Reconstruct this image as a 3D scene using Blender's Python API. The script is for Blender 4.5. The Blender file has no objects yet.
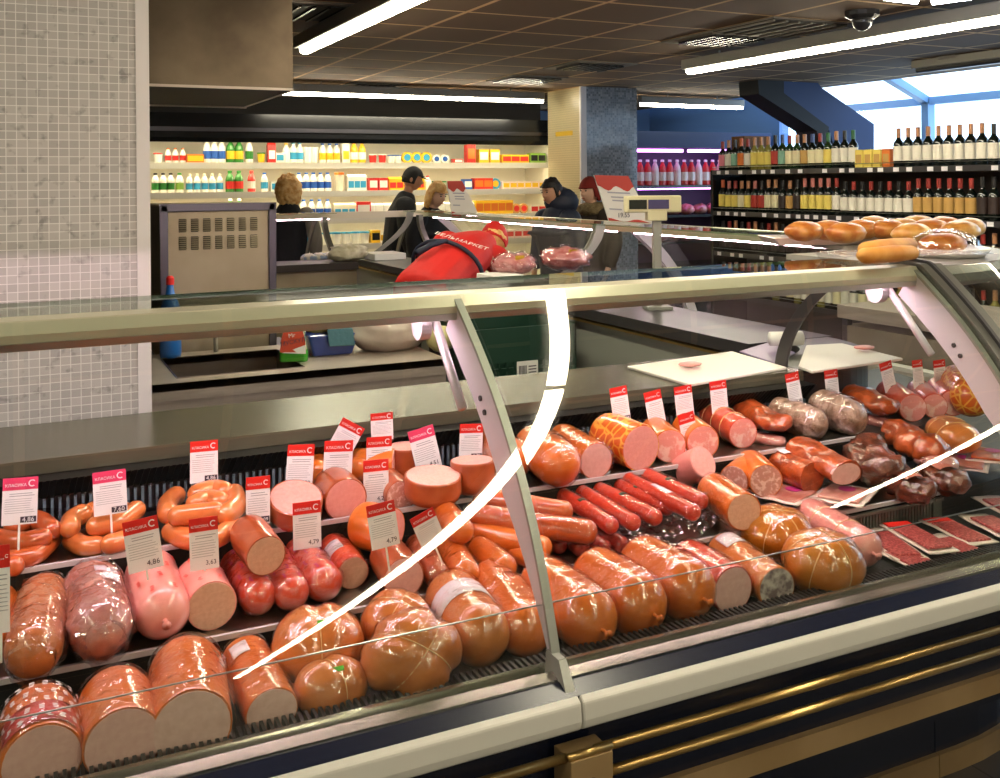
import bpy, math, random
from mathutils import Vector, Matrix, noise
random.seed(7)
SC = bpy.context.scene
COL = SC.collection

# ------------------------------------------------------------------ camera
EYE = 1.65
YAW, ROLL, FPX, CX, CY = 0.45, -0.008, 1000.0, 500.0, 181.0
F = Vector((math.sin(YAW), math.cos(YAW), 0))
R0 = Vector((math.cos(YAW), -math.sin(YAW), 0))
U0 = Vector((0, 0, 1))
R = R0 * math.cos(ROLL) + U0 * math.sin(ROLL)
U = U0 * math.cos(ROLL) - R0 * math.sin(ROLL)
cam = bpy.data.objects.new('camera', bpy.data.cameras.new('camera'))
COL.objects.link(cam)
cam.matrix_world = Matrix(((R.x, U.x, -F.x, 0), (R.y, U.y, -F.y, 0), (R.z, U.z, -F.z, EYE), (0, 0, 0, 1)))
cam.data.lens = 36.0
cam.data.sensor_width = 36.0
cam.data.sensor_fit = 'HORIZONTAL'
cam.data.shift_y = -0.208
cam.data.clip_start = 0.05
cam.data.clip_end = 200
SC.camera = cam

# ------------------------------------------------------------------ world, exposure
SC.view_settings.view_transform = 'Standard'
SC.view_settings.look = 'None'
SC.view_settings.gamma = 1.0
SC.view_settings.use_curve_mapping = False
SC.view_settings.exposure = 0.85
W = bpy.data.worlds.new('sky')
SC.world = W
W.use_nodes = True
W.node_tree.nodes['Background'].inputs[0].default_value = (0.62, 0.80, 1.0, 1)
W.node_tree.nodes['Background'].inputs[1].default_value = 2.2
SC.cycles.max_bounces = 8
SC.cycles.transparent_max_bounces = 24
SC.cycles.sample_clamp_indirect = 4.0
SC.cycles.caustics_reflective = False
SC.cycles.caustics_refractive = False
SC.cycles.use_denoising = True
TUBE = 30.0          # ceiling fluorescent tubes
DECK = 21.0          # tube under the counter rail

def ray(px, py):
    return F + R * ((px - CX) / FPX) - U * ((py - CY) / FPX)
def at(px, py, X=None, Y=None, Z=None):
    d = ray(px, py)
    k = X / d.x if X is not None else (Y / d.y if Y is not None else (Z - EYE) / d.z)
    return Vector((0, 0, EYE)) + d * k
def depth(p):
    return (Vector(p) - Vector((0, 0, EYE))).dot(F)

# ------------------------------------------------------------------ materials
def C(h):
    o = []
    for i in (0, 2, 4):
        v = int(h[i:i + 2], 16) / 255
        o.append(v / 12.92 if v <= 0.04045 else ((v + 0.055) / 1.055) ** 2.4)
    return (*o, 1)
def sset(b, k, v):
    if k in b.inputs: b.inputs[k].default_value = v
M = {}
def mat(name, col, rough=0.5, metal=0, coat=0, col2=None, scale=20, bump=0, bscale=None, emit=0, lo=0.35, hi=0.65, detail=3, stretch=None, spec=0.5, sss=0):
    m = bpy.data.materials.new(name); m.use_nodes = True
    nt = m.node_tree; b = nt.nodes['Principled BSDF']
    c = C(col) if isinstance(col, str) else col
    sset(b, 'Base Color', c); sset(b, 'Roughness', rough); sset(b, 'Metallic', metal)
    sset(b, 'Coat Weight', coat); sset(b, 'Coat Roughness', 0.06); sset(b, 'Specular IOR Level', spec)
    if sss:
        sset(b, 'Subsurface Weight', sss); sset(b, 'Subsurface Radius', (0.02, 0.008, 0.004)); sset(b, 'Subsurface Scale', 0.4)
    if emit:
        sset(b, 'Emission Color', c); sset(b, 'Emission Strength', emit)
    if col2 or bump:
        tc = nt.nodes.new('ShaderNodeTexCoord'); mp = nt.nodes.new('ShaderNodeMapping')
        nt.links.new(tc.outputs['Object'], mp.inputs[0])
        if stretch: mp.inputs['Scale'].default_value = stretch
    if col2:
        n = nt.nodes.new('ShaderNodeTexNoise'); n.inputs['Scale'].default_value = scale; n.inputs['Detail'].default_value = detail
        r = nt.nodes.new('ShaderNodeValToRGB'); r.color_ramp.elements[0].position = lo; r.color_ramp.elements[1].position = hi
        r.color_ramp.elements[0].color = c; r.color_ramp.elements[1].color = C(col2)
        nt.links.new(mp.outputs[0], n.inputs[0]); nt.links.new(n.outputs[0], r.inputs[0]); nt.links.new(r.outputs[0], b.inputs['Base Color'])
    if bump:
        n = nt.nodes.new('ShaderNodeTexNoise'); n.inputs['Scale'].default_value = bscale or scale; n.inputs['Detail'].default_value = 4
        bp = nt.nodes.new('ShaderNodeBump'); bp.inputs['Strength'].default_value = bump; bp.inputs['Distance'].default_value = 0.01
        nt.links.new(mp.outputs[0], n.inputs[0]); nt.links.new(n.outputs[0], bp.inputs['Height']); nt.links.new(bp.outputs[0], b.inputs['Normal'])
        if coat: nt.links.new(bp.outputs[0], b.inputs['Coat Normal'])
    M[name] = m
    return m
def brickmat(name, tile, grout, w, h, gap, axes, col2=None, rough=0.3, noise_amt=0.0, bumpy=0.3):
    """square tiles; axes picks which two object coordinates run along the tile grid"""
    m = bpy.data.materials.new(name); m.use_nodes = True
    nt = m.node_tree; b = nt.nodes['Principled BSDF']; L = nt.links
    tc = nt.nodes.new('ShaderNodeTexCoord'); sp = nt.nodes.new('ShaderNodeSeparateXYZ'); cb = nt.nodes.new('ShaderNodeCombineXYZ')
    L.new(tc.outputs['Object'], sp.inputs[0])
    L.new(sp.outputs[axes[0]], cb.inputs[0]); L.new(sp.outputs[axes[1]], cb.inputs[1])
    br = nt.nodes.new('ShaderNodeTexBrick'); br.offset = 0; br.squash = 1
    br.inputs['Scale'].default_value = 1; br.inputs['Brick Width'].default_value = w; br.inputs['Row Height'].default_value = h
    br.inputs['Mortar Size'].default_value = gap; br.inputs['Mortar Smooth'].default_value = 0.1; br.inputs['Bias'].default_value = -0.2
    br.inputs['Color1'].default_value = C(tile); br.inputs['Color2'].default_value = C(col2 or tile); br.inputs['Mortar'].default_value = C(grout)
    L.new(cb.outputs[0], br.inputs[0])
    out = br.outputs['Color']
    if noise_amt:
        n = nt.nodes.new('ShaderNodeTexNoise'); n.inputs['Scale'].default_value = 28; n.inputs['Detail'].default_value = 5
        r = nt.nodes.new('ShaderNodeValToRGB'); r.color_ramp.elements[0].position = 0.30; r.color_ramp.elements[0].color = (1 - noise_amt,) * 3 + (1,)
        r.color_ramp.elements[1].position = 0.42; r.color_ramp.elements[1].color = (1, 1, 1, 1)
        mx = nt.nodes.new('ShaderNodeMix'); mx.data_type = 'RGBA'; mx.blend_type = 'MULTIPLY'; mx.inputs[0].default_value = 1
        L.new(cb.outputs[0], n.inputs[0]); L.new(n.outputs[0], r.inputs[0]); L.new(out, mx.inputs[6]); L.new(r.outputs[0], mx.inputs[7]); out = mx.outputs[2]
    L.new(out, b.inputs['Base Color']); sset(b, 'Roughness', rough)
    bp = nt.nodes.new('ShaderNodeBump'); bp.inputs['Strength'].default_value = bumpy; bp.inputs['Distance'].default_value = 0.002; bp.invert = True
    L.new(br.outputs['Fac'], bp.inputs['Height']); L.new(bp.outputs[0], b.inputs['Normal'])
    M[name] = m
    return m
def clear(name, tint=(1, 1, 1, 1), ior=1.5, gl=0.02, base=0.0, bump=0, bscale=40):
    m = bpy.data.materials.new(name); m.use_nodes = True
    nt = m.node_tree; L = nt.links; nt.nodes.remove(nt.nodes['Principled BSDF']); out = nt.nodes['Material Output']
    t = nt.nodes.new('ShaderNodeBsdfTransparent'); t.inputs[0].default_value = tint
    g = nt.nodes.new('ShaderNodeBsdfGlossy'); g.inputs['Roughness'].default_value = gl
    fr = nt.nodes.new('ShaderNodeFresnel'); fr.inputs[0].default_value = ior
    ge = nt.nodes.new('ShaderNodeNewGeometry'); inv = nt.nodes.new('ShaderNodeMath'); inv.operation = 'SUBTRACT'; inv.inputs[0].default_value = 1
    mu = nt.nodes.new('ShaderNodeMath'); mu.operation = 'MULTIPLY'; ad = nt.nodes.new('ShaderNodeMath'); ad.operation = 'ADD'; ad.inputs[1].default_value = base
    mx = nt.nodes.new('ShaderNodeMixShader')
    L.new(ge.outputs['Backfacing'], inv.inputs[1]); L.new(fr.outputs[0], ad.inputs[0]); L.new(ad.outputs[0], mu.inputs[0]); L.new(inv.outputs[0], mu.inputs[1])
    L.new(mu.outputs[0], mx.inputs[0]); L.new(t.outputs[0], mx.inputs[1]); L.new(g.outputs[0], mx.inputs[2]); L.new(mx.outputs[0], out.inputs[0])
    if bump:
        tc = nt.nodes.new('ShaderNodeTexCoord'); n = nt.nodes.new('ShaderNodeTexNoise'); n.inputs['Scale'].default_value = bscale
        bp = nt.nodes.new('ShaderNodeBump'); bp.inputs['Strength'].default_value = bump; bp.inputs['Distance'].default_value = 0.01
        L.new(tc.outputs['Object'], n.inputs[0]); L.new(n.outputs[0], bp.inputs['Height']); L.new(bp.outputs[0], g.inputs['Normal']); L.new(bp.outputs[0], fr.inputs['Normal'])
    M[name] = m
    return m

brickmat('mosaic_grey', 'b6b3b2', 'e8e6e4', 0.0254, 0.0224, 0.0011, (0, 2), col2='c8c5c3', rough=0.22, noise_amt=0.38)
brickmat('mosaic_cream', 'c9bd96', 'a59a78', 0.025, 0.025, 0.002, (1, 2), rough=0.35)
brickmat('mosaic_blue', '6a717c', '8c929a', 0.025, 0.025, 0.002, (0, 2), col2='a8aeb8', rough=0.12)
brickmat('ceiling_tile', '60492f', 'd2ac7c', 0.6, 0.6, 0.016, (0, 1), rough=0.9, bumpy=0.1)  # grey tiles coloured brown: the warm lamplight is put into their colour
brickmat('floor_tile', '3c3a3a', '1e1c1c', 0.3, 0.3, 0.004, (0, 1), col2='444140', rough=0.35)
mat('white_trim', 'e4e0e2', 0.4)
mat('plaster_navy', '26375c', 0.7)
mat('plaster_blue', '5a7fb4', 0.7)
mat('plaster_dark', '2a2622', 0.8)
mat('plaster_light', 'b0aaa0', 0.8)
mat('steel', 'a8a097', 0.28, 1.0, col2='978e84', scale=6, bump=0.02, bscale=60)
mat('steel_brushed', 'bcaea4', 0.4, 0.4, col2='a89c92', scale=3, stretch=(1, 1, 12))
mat('steel_warm', 'b0a48c', 0.4, 0.7, col2='a0937a', scale=3)
mat('worktop_steel', '686554', 0.26, 0.3, col2='5c5a4a', scale=4)
mat('steel_edge', '6c6a72', 0.3, 1.0)
mat('steel_hood', '6c5f50', 0.36, 1.0, col2='4e4338', scale=2.5, detail=5)
mat('alu', 'c9cbc4', 0.3, 1.0)
mat('rail_cream', 'd9d3bb', 0.3, 0.35)
mat('rail_grey', '9a9b92', 0.4, 0.3)
mat('arm_white', 'd2ccd2', 0.35, 0.2)
mat('frame_grey', '6f6e68', 0.35, 0.5)
mat('frame_dark', '403e40', 0.35, 0.4)
mat('bumper_cream', 'c6c3b9', 0.42)
mat('panel_navy', '12182a', 0.25)
mat('brass', 'c4a468', 0.3, 0.9, col2='b09058', scale=8)
mat('brass_flat', 'a88c62', 0.4, 0.3, col2='967a52', scale=5)
mat('black_plastic', '17171a', 0.3)
mat('black_matt', '0c0c0e', 0.7)
mat('slat_pale', '7f96a4', 0.3, 0.4)
mat('green_glass_edge', '5f7a58', 0.15)
mat('sill_metal', 'a8a498', 0.18, 0.9, col2='7c7c6a', scale=5, stretch=(0.3, 3, 1))
mat('tube', 'fff4d8', emit=TUBE)
mat('tube_cool', 'f4f4ff', emit=TUBE)
mat('tube_deck', (1.0, 0.70, 0.80, 1), emit=DECK)
mat('tube_fridge', 'fff0c4', emit=13.0)
mat('tube_purple', (0.75, 0.25, 1.0, 1), emit=6.0)
mat('lamp_body', '8a8780', 0.5)
mat('vent_dark', '15120f', 0.8)
mat('vent_frame', '6d655a', 0.7)
mat('white_card', 'f0ecf0', 0.4)
mat('tag_red', 'd8241c', 0.4)
mat('tag_pink', 'dc3c68', 0.4)
mat('tag_grey', 'a4a0a8', 0.6)
mat('tag_ink', '34283c', 0.5)
mat('white', 'f2f0ea', 0.4)
mat('fridge_white', 'efe9da', 0.5)
mat('fridge_shelf', 'd8d2c6', 0.4)
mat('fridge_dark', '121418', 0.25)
mat('wood_dark', '241a14', 0.5)
mat('plastic_board', 'efe8de', 0.45)
mat('green_label', '5ac42c', 0.4)
mat('print_purple', 'b02a78', 0.4)
mat('string', 'e6c48a', 0.6)
mat('metal_clip', 'c8c8cc', 0.25, 1)
mat('clip_green', '2c4a34', 0.4)
clear('pane', (0.97, 0.99, 0.97, 1), 1.5, 0.0, 0.02)
clear('shelf_glass', (0.80, 0.88, 0.80, 1), 1.5, 0.0, 0.05)
clear('window_pane', (0.95, 0.98, 1, 1), 1.4, 0.0)
clear('film', (0.97, 0.94, 0.95, 1), 1.5, 0.10, 0.04, bump=1.0, bscale=30)
clear('bag_film', (0.93, 0.90, 0.93, 1), 1.5, 0.10, 0.13, bump=1.0, bscale=24)
# meat
def casing(name, a, b, **k):
    kk = dict(rough=0.30, coat=0.85, col2=b, scale=14, bump=0.22, bscale=22); kk.update(k)
    return mat(name, a, **kk)
casing('skin_orange', 'e27828', 'ce641e')
casing('skin_orange2', 'd08048', 'c06a38')
casing('skin_brown', 'b85a30', '9c4422')
casing('skin_red', 'd0442c', 'dc6040', scale=40)
casing('skin_redprint', 'd84a2c', 'd4685c', scale=60, lo=0.45, hi=0.55, stretch=(1, 1, 1))
casing('skin_pink', 'f0a096', 'e89088')
casing('skin_wiener', 'de8046', 'd07038')
casing('skin_ring', 'c8602e', 'b44e24')
casing('skin_stick', 'd8482e', 'c03422', scale=50)
casing('skin_darkstick', '8c241c', 'b04038', scale=60)
casing('ham_orange', 'dc8640', 'cc7232', scale=9)
casing('ham_gold', 'd8862a', 'be681c', scale=9)
casing('smoked', 'c85c2c', '8c3818', scale=26, bump=0.7, bscale=30)
casing('smoked_dark', '7a3820', '3c1a10', scale=30, bump=1.0, bscale=34)
casing('wrinkled', 'c0a08c', '806048', scale=40, bump=0.8, bscale=50)
casing('bacon', 'd0988c', 'b4685a', scale=18)
casing('netted', 'e8702a', 'f0a83c', scale=9)
def netmat():
    m = M['netted']; nt = m.node_tree; b = nt.nodes['Principled BSDF']; L = nt.links
    tc = nt.nodes.new('ShaderNodeTexCoord'); v = nt.nodes.new('ShaderNodeTexVoronoi'); v.feature = 'DISTANCE_TO_EDGE'; v.inputs['Scale'].default_value = 34
    r = nt.nodes.new('ShaderNodeValToRGB'); r.color_ramp.elements[0].position = .04; r.color_ramp.elements[0].color = C('f0b048'); r.color_ramp.elements[1].position = .12; r.color_ramp.elements[1].color = C('d4601e')
    L.new(tc.outputs['Object'], v.inputs['Vector']); L.new(v.outputs['Distance'], r.inputs[0]); L.new(r.outputs[0], b.inputs['Base Color'])
netmat()
mat('flesh_pink', 'eda49c', 0.4, col2='e79a92', scale=120, coat=0.2, sss=0.1)
mat('flesh_tan', 'e4b49c', 0.45, col2='daa890', scale=120, coat=0.15)
mat('flesh_mauve', 'e8b4ae', 0.45, col2='e0aaa4', scale=90, coat=0.15)
mat('flesh_grey', 'eabdb6', 0.5, col2='e0b0a8', scale=70)
mat('flesh_marble', 'cf8e80', 0.45, col2='f0c4b8', scale=95, lo=0.5, hi=0.62, coat=0.2)
mat('flesh_ham', 'e8988e', 0.4, col2='f4c6bc', scale=45, lo=0.52, hi=0.64, coat=0.25)
mat('flesh_blood', 'd0beb8', 0.5, col2='7c6468', scale=50, lo=0.4, hi=0.6)
mat('red_band', 'c83a34', .4, coat=.5)
mat('salami_red', '94282c', 0.4, col2='c86864', scale=170, lo=0.48, hi=0.6, coat=0.5)
mat('pack_white', 'e8d4cc', 0.3, coat=0.6)
mat('label_white', 'ece6ec', 0.4)
mat('bread_top', 'b05a1c', 0.4, col2='d89a4c', scale=16, coat=0.4)
mat('bread_pale', 'c07c30', 0.4, col2='e8bc70', scale=11, coat=0.4)
mat('baguette', 'd89c48', 0.6, col2='c07c2c', scale=12)
mat('meat_raw', 'c0625c', 0.35, col2='dc9a92', scale=22, coat=0.4)

# ------------------------------------------------------------------ mesh helpers
class MB:
    def __init__(s): s.v = []; s.f = []
    def add(s, vs, fs):
        n = len(s.v); s.v += [tuple(v) for v in vs]; s.f += [tuple(i + n for i in f) for f in fs]; return s
    def box(s, x0, x1, y0, y1, z0, z1):
        return s.add([(x0, y0, z0), (x1, y0, z0), (x1, y1, z0), (x0, y1, z0), (x0, y0, z1), (x1, y0, z1), (x1, y1, z1), (x0, y1, z1)],
                     [(0, 3, 2, 1), (4, 5, 6, 7), (0, 1, 5, 4), (1, 2, 6, 5), (2, 3, 7, 6), (3, 0, 4, 7)])
    def hexa(s, bot, top):
        return s.add(list(bot) + list(top), [(0, 3, 2, 1), (4, 5, 6, 7), (0, 1, 5, 4), (1, 2, 6, 5), (2, 3, 7, 6), (3, 0, 4, 7)])
    def prism(s, prof, x0, x1):      # closed (y,z) profile extruded along X
        n = len(prof)
        vs = [(x0, y, z) for y, z in prof] + [(x1, y, z) for y, z in prof]
        fs = [(i, (i + 1) % n, n + (i + 1) % n, n + i) for i in range(n)] + [tuple(range(n - 1, -1, -1)), tuple(range(n, 2 * n))]
        return s.add(vs, fs)
    def prismz(s, prof, z0, z1):     # closed (x,y) outline extruded along Z
        n = len(prof)
        vs = [(x, y, z0) for x, y in prof] + [(x, y, z1) for x, y in prof]
        fs = [(i, (i + 1) % n, n + (i + 1) % n, n + i) for i in range(n)] + [tuple(range(n - 1, -1, -1)), tuple(range(n, 2 * n))]
        return s.add(vs, fs)
    def tube(s, pts, r, seg=10, cap=True):
        pts = [Vector(p) for p in pts]; rs = r if isinstance(r, (list, tuple)) else [r] * len(pts)
        n0 = len(s.v); prev = None; vs = []; fs = []
        for i, p in enumerate(pts):
            t = (pts[min(i + 1, len(pts) - 1)] - pts[max(i - 1, 0)]).normalized()
            if prev is None:
                a = t.orthogonal().normalized()
            else:
                a = (prev - t * prev.dot(t)).normalized()
            prev = a; b = t.cross(a)
            for k in range(seg):
                an = 2 * math.pi * k / seg
                vs.append(p + (a * math.cos(an) + b * math.sin(an)) * rs[i])
        for i in range(len(pts) - 1):
            for k in range(seg):
                k2 = (k + 1) % seg
                fs.append((i * seg + k, i * seg + k2, (i + 1) * seg + k2, (i + 1) * seg + k))
        if cap:
            fs.append(tuple(range(seg - 1, -1, -1))); fs.append(tuple((len(pts) - 1) * seg + k for k in range(seg)))
        return s.add(vs, fs)
    def lathe(s, prof, c=(0, 0, 0), seg=12):   # (r,z) profile about Z
        vs = []; fs = []
        for r, z in prof:
            for k in range(seg):
                a = 2 * math.pi * k / seg
                vs.append((c[0] + r * math.cos(a), c[1] + r * math.sin(a), c[2] + z))
        for i in range(len(prof) - 1):
            for k in range(seg):
                k2 = (k + 1) % seg
                fs.append((i * seg + k, i * seg + k2, (i + 1) * seg + k2, (i + 1) * seg + k))
        fs.append(tuple(range(seg - 1, -1, -1))); fs.append(tuple((len(prof) - 1) * seg + k for k in range(seg)))
        return s.add(vs, fs)
    def sphere(s, c, rx, ry, rz, nu=16, nv=10, fn=None):
        c = Vector(c); vs = []; fs = []
        for j in range(nv + 1):
            ph = math.pi * j / nv
            for i in range(nu):
                th = 2 * math.pi * i / nu
                d = Vector((math.sin(ph) * math.cos(th), math.sin(ph) * math.sin(th), math.cos(ph)))
                k = fn(d) if fn else 1
                vs.append((c.x + d.x * rx * k, c.y + d.y * ry * k, c.z + d.z * rz * k))
        for j in range(nv):
            for i in range(nu):
                i2 = (i + 1) % nu
                fs.append((j * nu + i, (j + 1) * nu + i, (j + 1) * nu + i2, j * nu + i2))
        return s.add(vs, fs)
    def xf(s, m):
        s.v = [tuple(m @ Vector(v)) for v in s.v]; return s
    def build(s, name, m, parent=None, smooth=False, loc=None, bevel=0, sub=0, world=False):
        """loc moves the origin there while the vertices keep their world place when world=True"""
        me = bpy.data.meshes.new(name)
        vs = s.v
        if world and loc is not None:
            vs = [(v[0] - loc[0], v[1] - loc[1], v[2] - loc[2]) for v in vs]
        me.from_pydata(vs, [], s.f); me.validate(); me.update()
        import bmesh
        bm = bmesh.new(); bm.from_mesh(me)
        bmesh.ops.remove_doubles(bm, verts=bm.verts, dist=1e-6)
        bmesh.ops.recalc_face_normals(bm, faces=bm.faces); bm.to_mesh(me); bm.free()
        me.materials.append(M[m] if isinstance(m, str) else m)
        if smooth:
            me.polygons.foreach_set('use_smooth', [True] * len(me.polygons))
        o = bpy.data.objects.new(name, me); COL.objects.link(o)
        if loc is not None: o.location = loc
        if parent is not None: o.parent = parent
        if bevel:
            b = o.modifiers.new('bevel', 'BEVEL'); b.width = bevel; b.segments = 2; b.limit_method = 'ANGLE'; b.angle_limit = 0.7
        if sub:
            b = o.modifiers.new('sub', 'SUBSURF'); b.levels = sub; b.render_levels = sub
        return o
def sharp(o, ang=0.7):
    m = o.data
    try: m.set_sharp_from_angle(angle=ang)
    except Exception: pass
    return o
def tag(o, label, cat, group=None, kind=None):
    if label: o['label'] = label
    if cat: o['category'] = cat
    if group: o['group'] = group
    if kind: o['kind'] = kind
    return o
def empty(name, loc, label, cat, group=None, rz=0):
    o = bpy.data.objects.new(name, None); COL.objects.link(o); o.location = loc; o.rotation_euler = (0, 0, rz)
    o.empty_display_size = 0.05
    return tag(o, label, cat, group)
def struct(name, mb, m, **k):
    o = mb.build(name, m, **k)
    if k.get('parent') is None: o['kind'] = 'structure'
    return o
def box(*a): return MB().box(*a)
ONES = 'first second third fourth fifth sixth seventh eighth ninth tenth eleventh twelfth thirteenth fourteenth fifteenth sixteenth seventeenth eighteenth nineteenth'.split()
def ordn(i):
    if i < 19: return ONES[i]
    t, u = divmod(i + 1, 10)
    tens = {2: 'twent', 3: 'thirt', 4: 'fort', 5: 'fift', 6: 'sixt'}[t]
    return tens + 'ieth' if u == 0 else tens + 'y-' + ONES[u - 1]
def text(name, s, size, m, parent, loc, rot, extrude=0.0003, align='CENTER'):
    cu = bpy.data.curves.new(name, 'FONT'); cu.body = s; cu.size = size; cu.extrude = extrude; cu.align_x = align; cu.align_y = 'CENTER'
    cu.resolution_u = 2
    tmp = bpy.data.objects.new('tmp', cu); COL.objects.link(tmp)
    me = bpy.data.meshes.new_from_object(tmp.evaluated_get(bpy.context.evaluated_depsgraph_get())); bpy.data.objects.remove(tmp)
    me.materials.clear(); me.materials.append(M[m])
    o = bpy.data.objects.new(name, me); COL.objects.link(o); o.parent = parent; o.location = loc; o.rotation_euler = rot
    return o

# ================================================================== SETTING
CEIL = 2.65
struct('floor', box(-5, 9.2, -7, 13.2, -0.1, 0), 'floor_tile')
struct('ceiling', box(-5, 8.02, -7, 13.2, CEIL, CEIL + 0.1), 'ceiling_tile')
struct('wall_left', box(-5.1, -5, -7, 13.2, 0, CEIL), 'plaster_light')
struct('wall_front', box(-5, 8.6, -7.1, -7, 0, CEIL), 'plaster_light')
struct('wall_back', box(-5, 6.2, 11.6, 11.7, 0, CEIL), 'plaster_dark')
struct('wall_back_blue', box(6.2, 8.6, 12.6, 12.7, 0, 3.4), 'plaster_blue')
struct('ceiling_far', box(7.3, 8.75, 9.75, 13.2, 3.0, 3.1), 'plaster_navy')
struct('wall_right', box(8.6, 8.75, -7, 13.2, 0, 1.25).box(8.6, 8.75, -7, .6, 1.25, 3.0).box(8.02, 8.7, -7, .6, CEIL, CEIL + .1), 'plaster_light')
struct('wall_right_blue', box(8.6, 8.75, 9.75, 13.2, 1.25, 3.4), 'plaster_blue')
# column with marble mosaic at left
cf = 2.93; cxr = at(150, 200, Y=cf).x
colm = struct('wall_column', box(-0.75, cxr - 0.035, cf, cf + 0.6, 0, CEIL), 'mosaic_grey')
struct('trim_1', box(cxr - 0.035, cxr, cf - 0.004, cf + 0.6, 0, CEIL), 'white_trim')
# mosaic pillar in the background
a = at(578, 87, Z=CEIL); b_ = at(640, 88, Z=CEIL); px0, px1, py0 = a.x, b_.x, 9.2
struct('wall_pillar', box(px0 + 0.004, px1, py0, py0 + 0.75, 0, CEIL), 'mosaic_blue')
struct('wall_pillar_side', box(px0 - 0.004, px0 + 0.004, py0 + 0.01, py0 + 0.75, 0, CEIL), 'mosaic_cream')
struct('trim_2', box(px0 - 0.02, px0 + 0.05, py0 - 0.012, py0 + 0.02, 0, CEIL), 'white_trim')
tp = at(565, 133, X=px0 - 0.01)
tag(box(px0 - 0.0065, px0 - 0.0045, tp.y - 0.16, tp.y + 0.22, tp.z - 0.03, tp.z + 0.02).build('yellow_tape', mat('tape_yellow', 'c8a428', 0.5)), 'short strip of yellow tape stuck on the cream side of the mosaic pillar', 'tape')
# glazed wall and sloping glass roof at right
mat('win_frame', '7fa8d8', 0.4)
XW, ZW = 8.6, 2.46
wy = at(928, 110, X=XW).y
wys = [.6, wy - 4.7, wy - 2.35, wy, 9.70]
for k in range(len(wys) - 1):
    y0, y1 = wys[k], wys[k + 1]
    w = struct('window_%d' % (k + 1), MB().add([(XW, y0, 1.25), (XW, y1, 1.25), (XW, y1, ZW), (XW, y0, ZW), (XW + .01, y0, 1.25), (XW + .01, y1, 1.25), (XW + .01, y1, ZW), (XW + .01, y0, ZW)],
        [(0, 1, 2, 3), (7, 6, 5, 4), (0, 4, 5, 1), (3, 2, 6, 7), (0, 3, 7, 4), (1, 5, 6, 2)]), 'window_pane')
    f = MB().box(XW - .05, XW + .05, y0 - .045, y0 + .045, 1.25, ZW).box(XW - .04, XW + .05, y0, y1, ZW - .05, ZW + .03).box(XW - .04, XW + .05, y0, y1, 1.22, 1.28)
    s0 = (XW, ZW); s1 = (7.45, 2.93)
    f.hexa([(s0[0] - .03, y0 - .045, s0[1] - .04), (s0[0] + .05, y0 - .045, s0[1]), (s0[0] + .05, y0 + .045, s0[1]), (s0[0] - .03, y0 + .045, s0[1] - .04)],
           [(s1[0] - .03, y0 - .045, s1[1] - .04), (s1[0] + .03, y0 - .045, s1[1] + .04), (s1[0] + .03, y0 + .045, s1[1] + .04), (s1[0] - .03, y0 + .045, s1[1] - .04)])
    f.build('window_frame', 'win_frame', w)
    MB().hexa([(XW, y0, ZW), (XW + .01, y0, ZW), (XW + .01, y1, ZW), (XW, y1, ZW)], [(s1[0], y0, s1[1]), (s1[0] + .01, y0, s1[1]), (s1[0] + .01, y1, s1[1]), (s1[0], y1, s1[1])]).build('roof_pane', 'window_pane', w)
# navy gable partition that follows the sloping roof
gy = at(885, 126, X=8.5).y
def poly_y(pxs, Y, th):
    P = [at(x, y, Y=Y) for x, y in pxs]; n = len(P)
    return MB().add([tuple(p) for p in P] + [(p.x, p.y + th, p.z) for p in P], [tuple(range(n)), tuple(range(2 * n - 1, n - 1, -1))] + [(i, (i + 1) % n, n + (i + 1) % n, n + i) for i in range(n)])
struct('wall_gable', poly_y(((783, 60), (783, 93), (828, 127), (840, 165), (874, 165), (874, 124), (822, 88), (800, 60)), gy, .5), 'plaster_navy')
struct('trim_3', poly_y(((758, 78), (759, 94), (817, 131), (824, 160), (829, 127), (784, 93), (784, 78)), gy - .02, .3), 'black_matt')
# ceiling lamps: long twin fluorescent battens running along Y
def lamp(p0, p1, label, tubem='tube', w=0.07):
    p0 = Vector(p0); p1 = Vector(p1); c = (p0 + p1) / 2; d = p1 - p0; L = d.length; ang = math.atan2(d.y, d.x)
    t = empty('ceiling_lamp', c, label, 'lamp', 'fluorescent ceiling lamps', rz=ang)
    MB().box(-L / 2, L / 2, -w * 1.1, w * 1.1, 0.035, 0.115).build('housing', 'lamp_body', t, bevel=.008)
    n = max(1, round(L / 1.5))
    for k in range(n):
        a0 = -L / 2 + L * k / n + .012; a1 = -L / 2 + L * (k + 1) / n - .012
        o = MB().prism([(-w * .52, .04), (-w * .46, .012), (-w * .22, 0), (w * .22, 0), (w * .46, .012), (w * .52, .04)], a0, a1).build('tube', tubem, t)
    for k in range(2):
        x = (-L / 2 + .4) * (1 if k else -1)
        MB().box(x - .006, x + .006, -.006, .006, .10, CEIL - c.z).build('hanger', 'lamp_body', t)
    return t
LX1, LX2 = 1.728, 4.923
lamp((LX1, 1.42, 2.504), (LX1, 6.55, 2.504), 'long fluorescent ceiling lamp beside the stainless hood, running away from the counter')
lamp((LX2, .82, 2.504), (LX2, 6.65, 2.504), 'long fluorescent ceiling lamp at the upper right, above the wine shelves side')
lamp((LX1, -6.5, 2.504), (LX1, 1.4, 2.504), 'fluorescent ceiling lamp above and behind the viewer, mirrored in the curved glass')
lamp((LX2, -1.8, 2.504), (LX2, 0.8, 2.504), 'fluorescent ceiling lamp over the customer side, mirrored in the right-hand glass')
lamp((-1.5, -6.0, 2.5), (-1.5, 2.5, 2.5), 'unseen fluorescent ceiling lamp added left of the viewer to light the customer side')  # out of view, added at the row spacing to light the room
lamp((2.31, 9.65, 2.5), (5.2, 9.65, 2.5), 'fluorescent ceiling lamp crossing in front of the dairy wall', w=.035)
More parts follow.
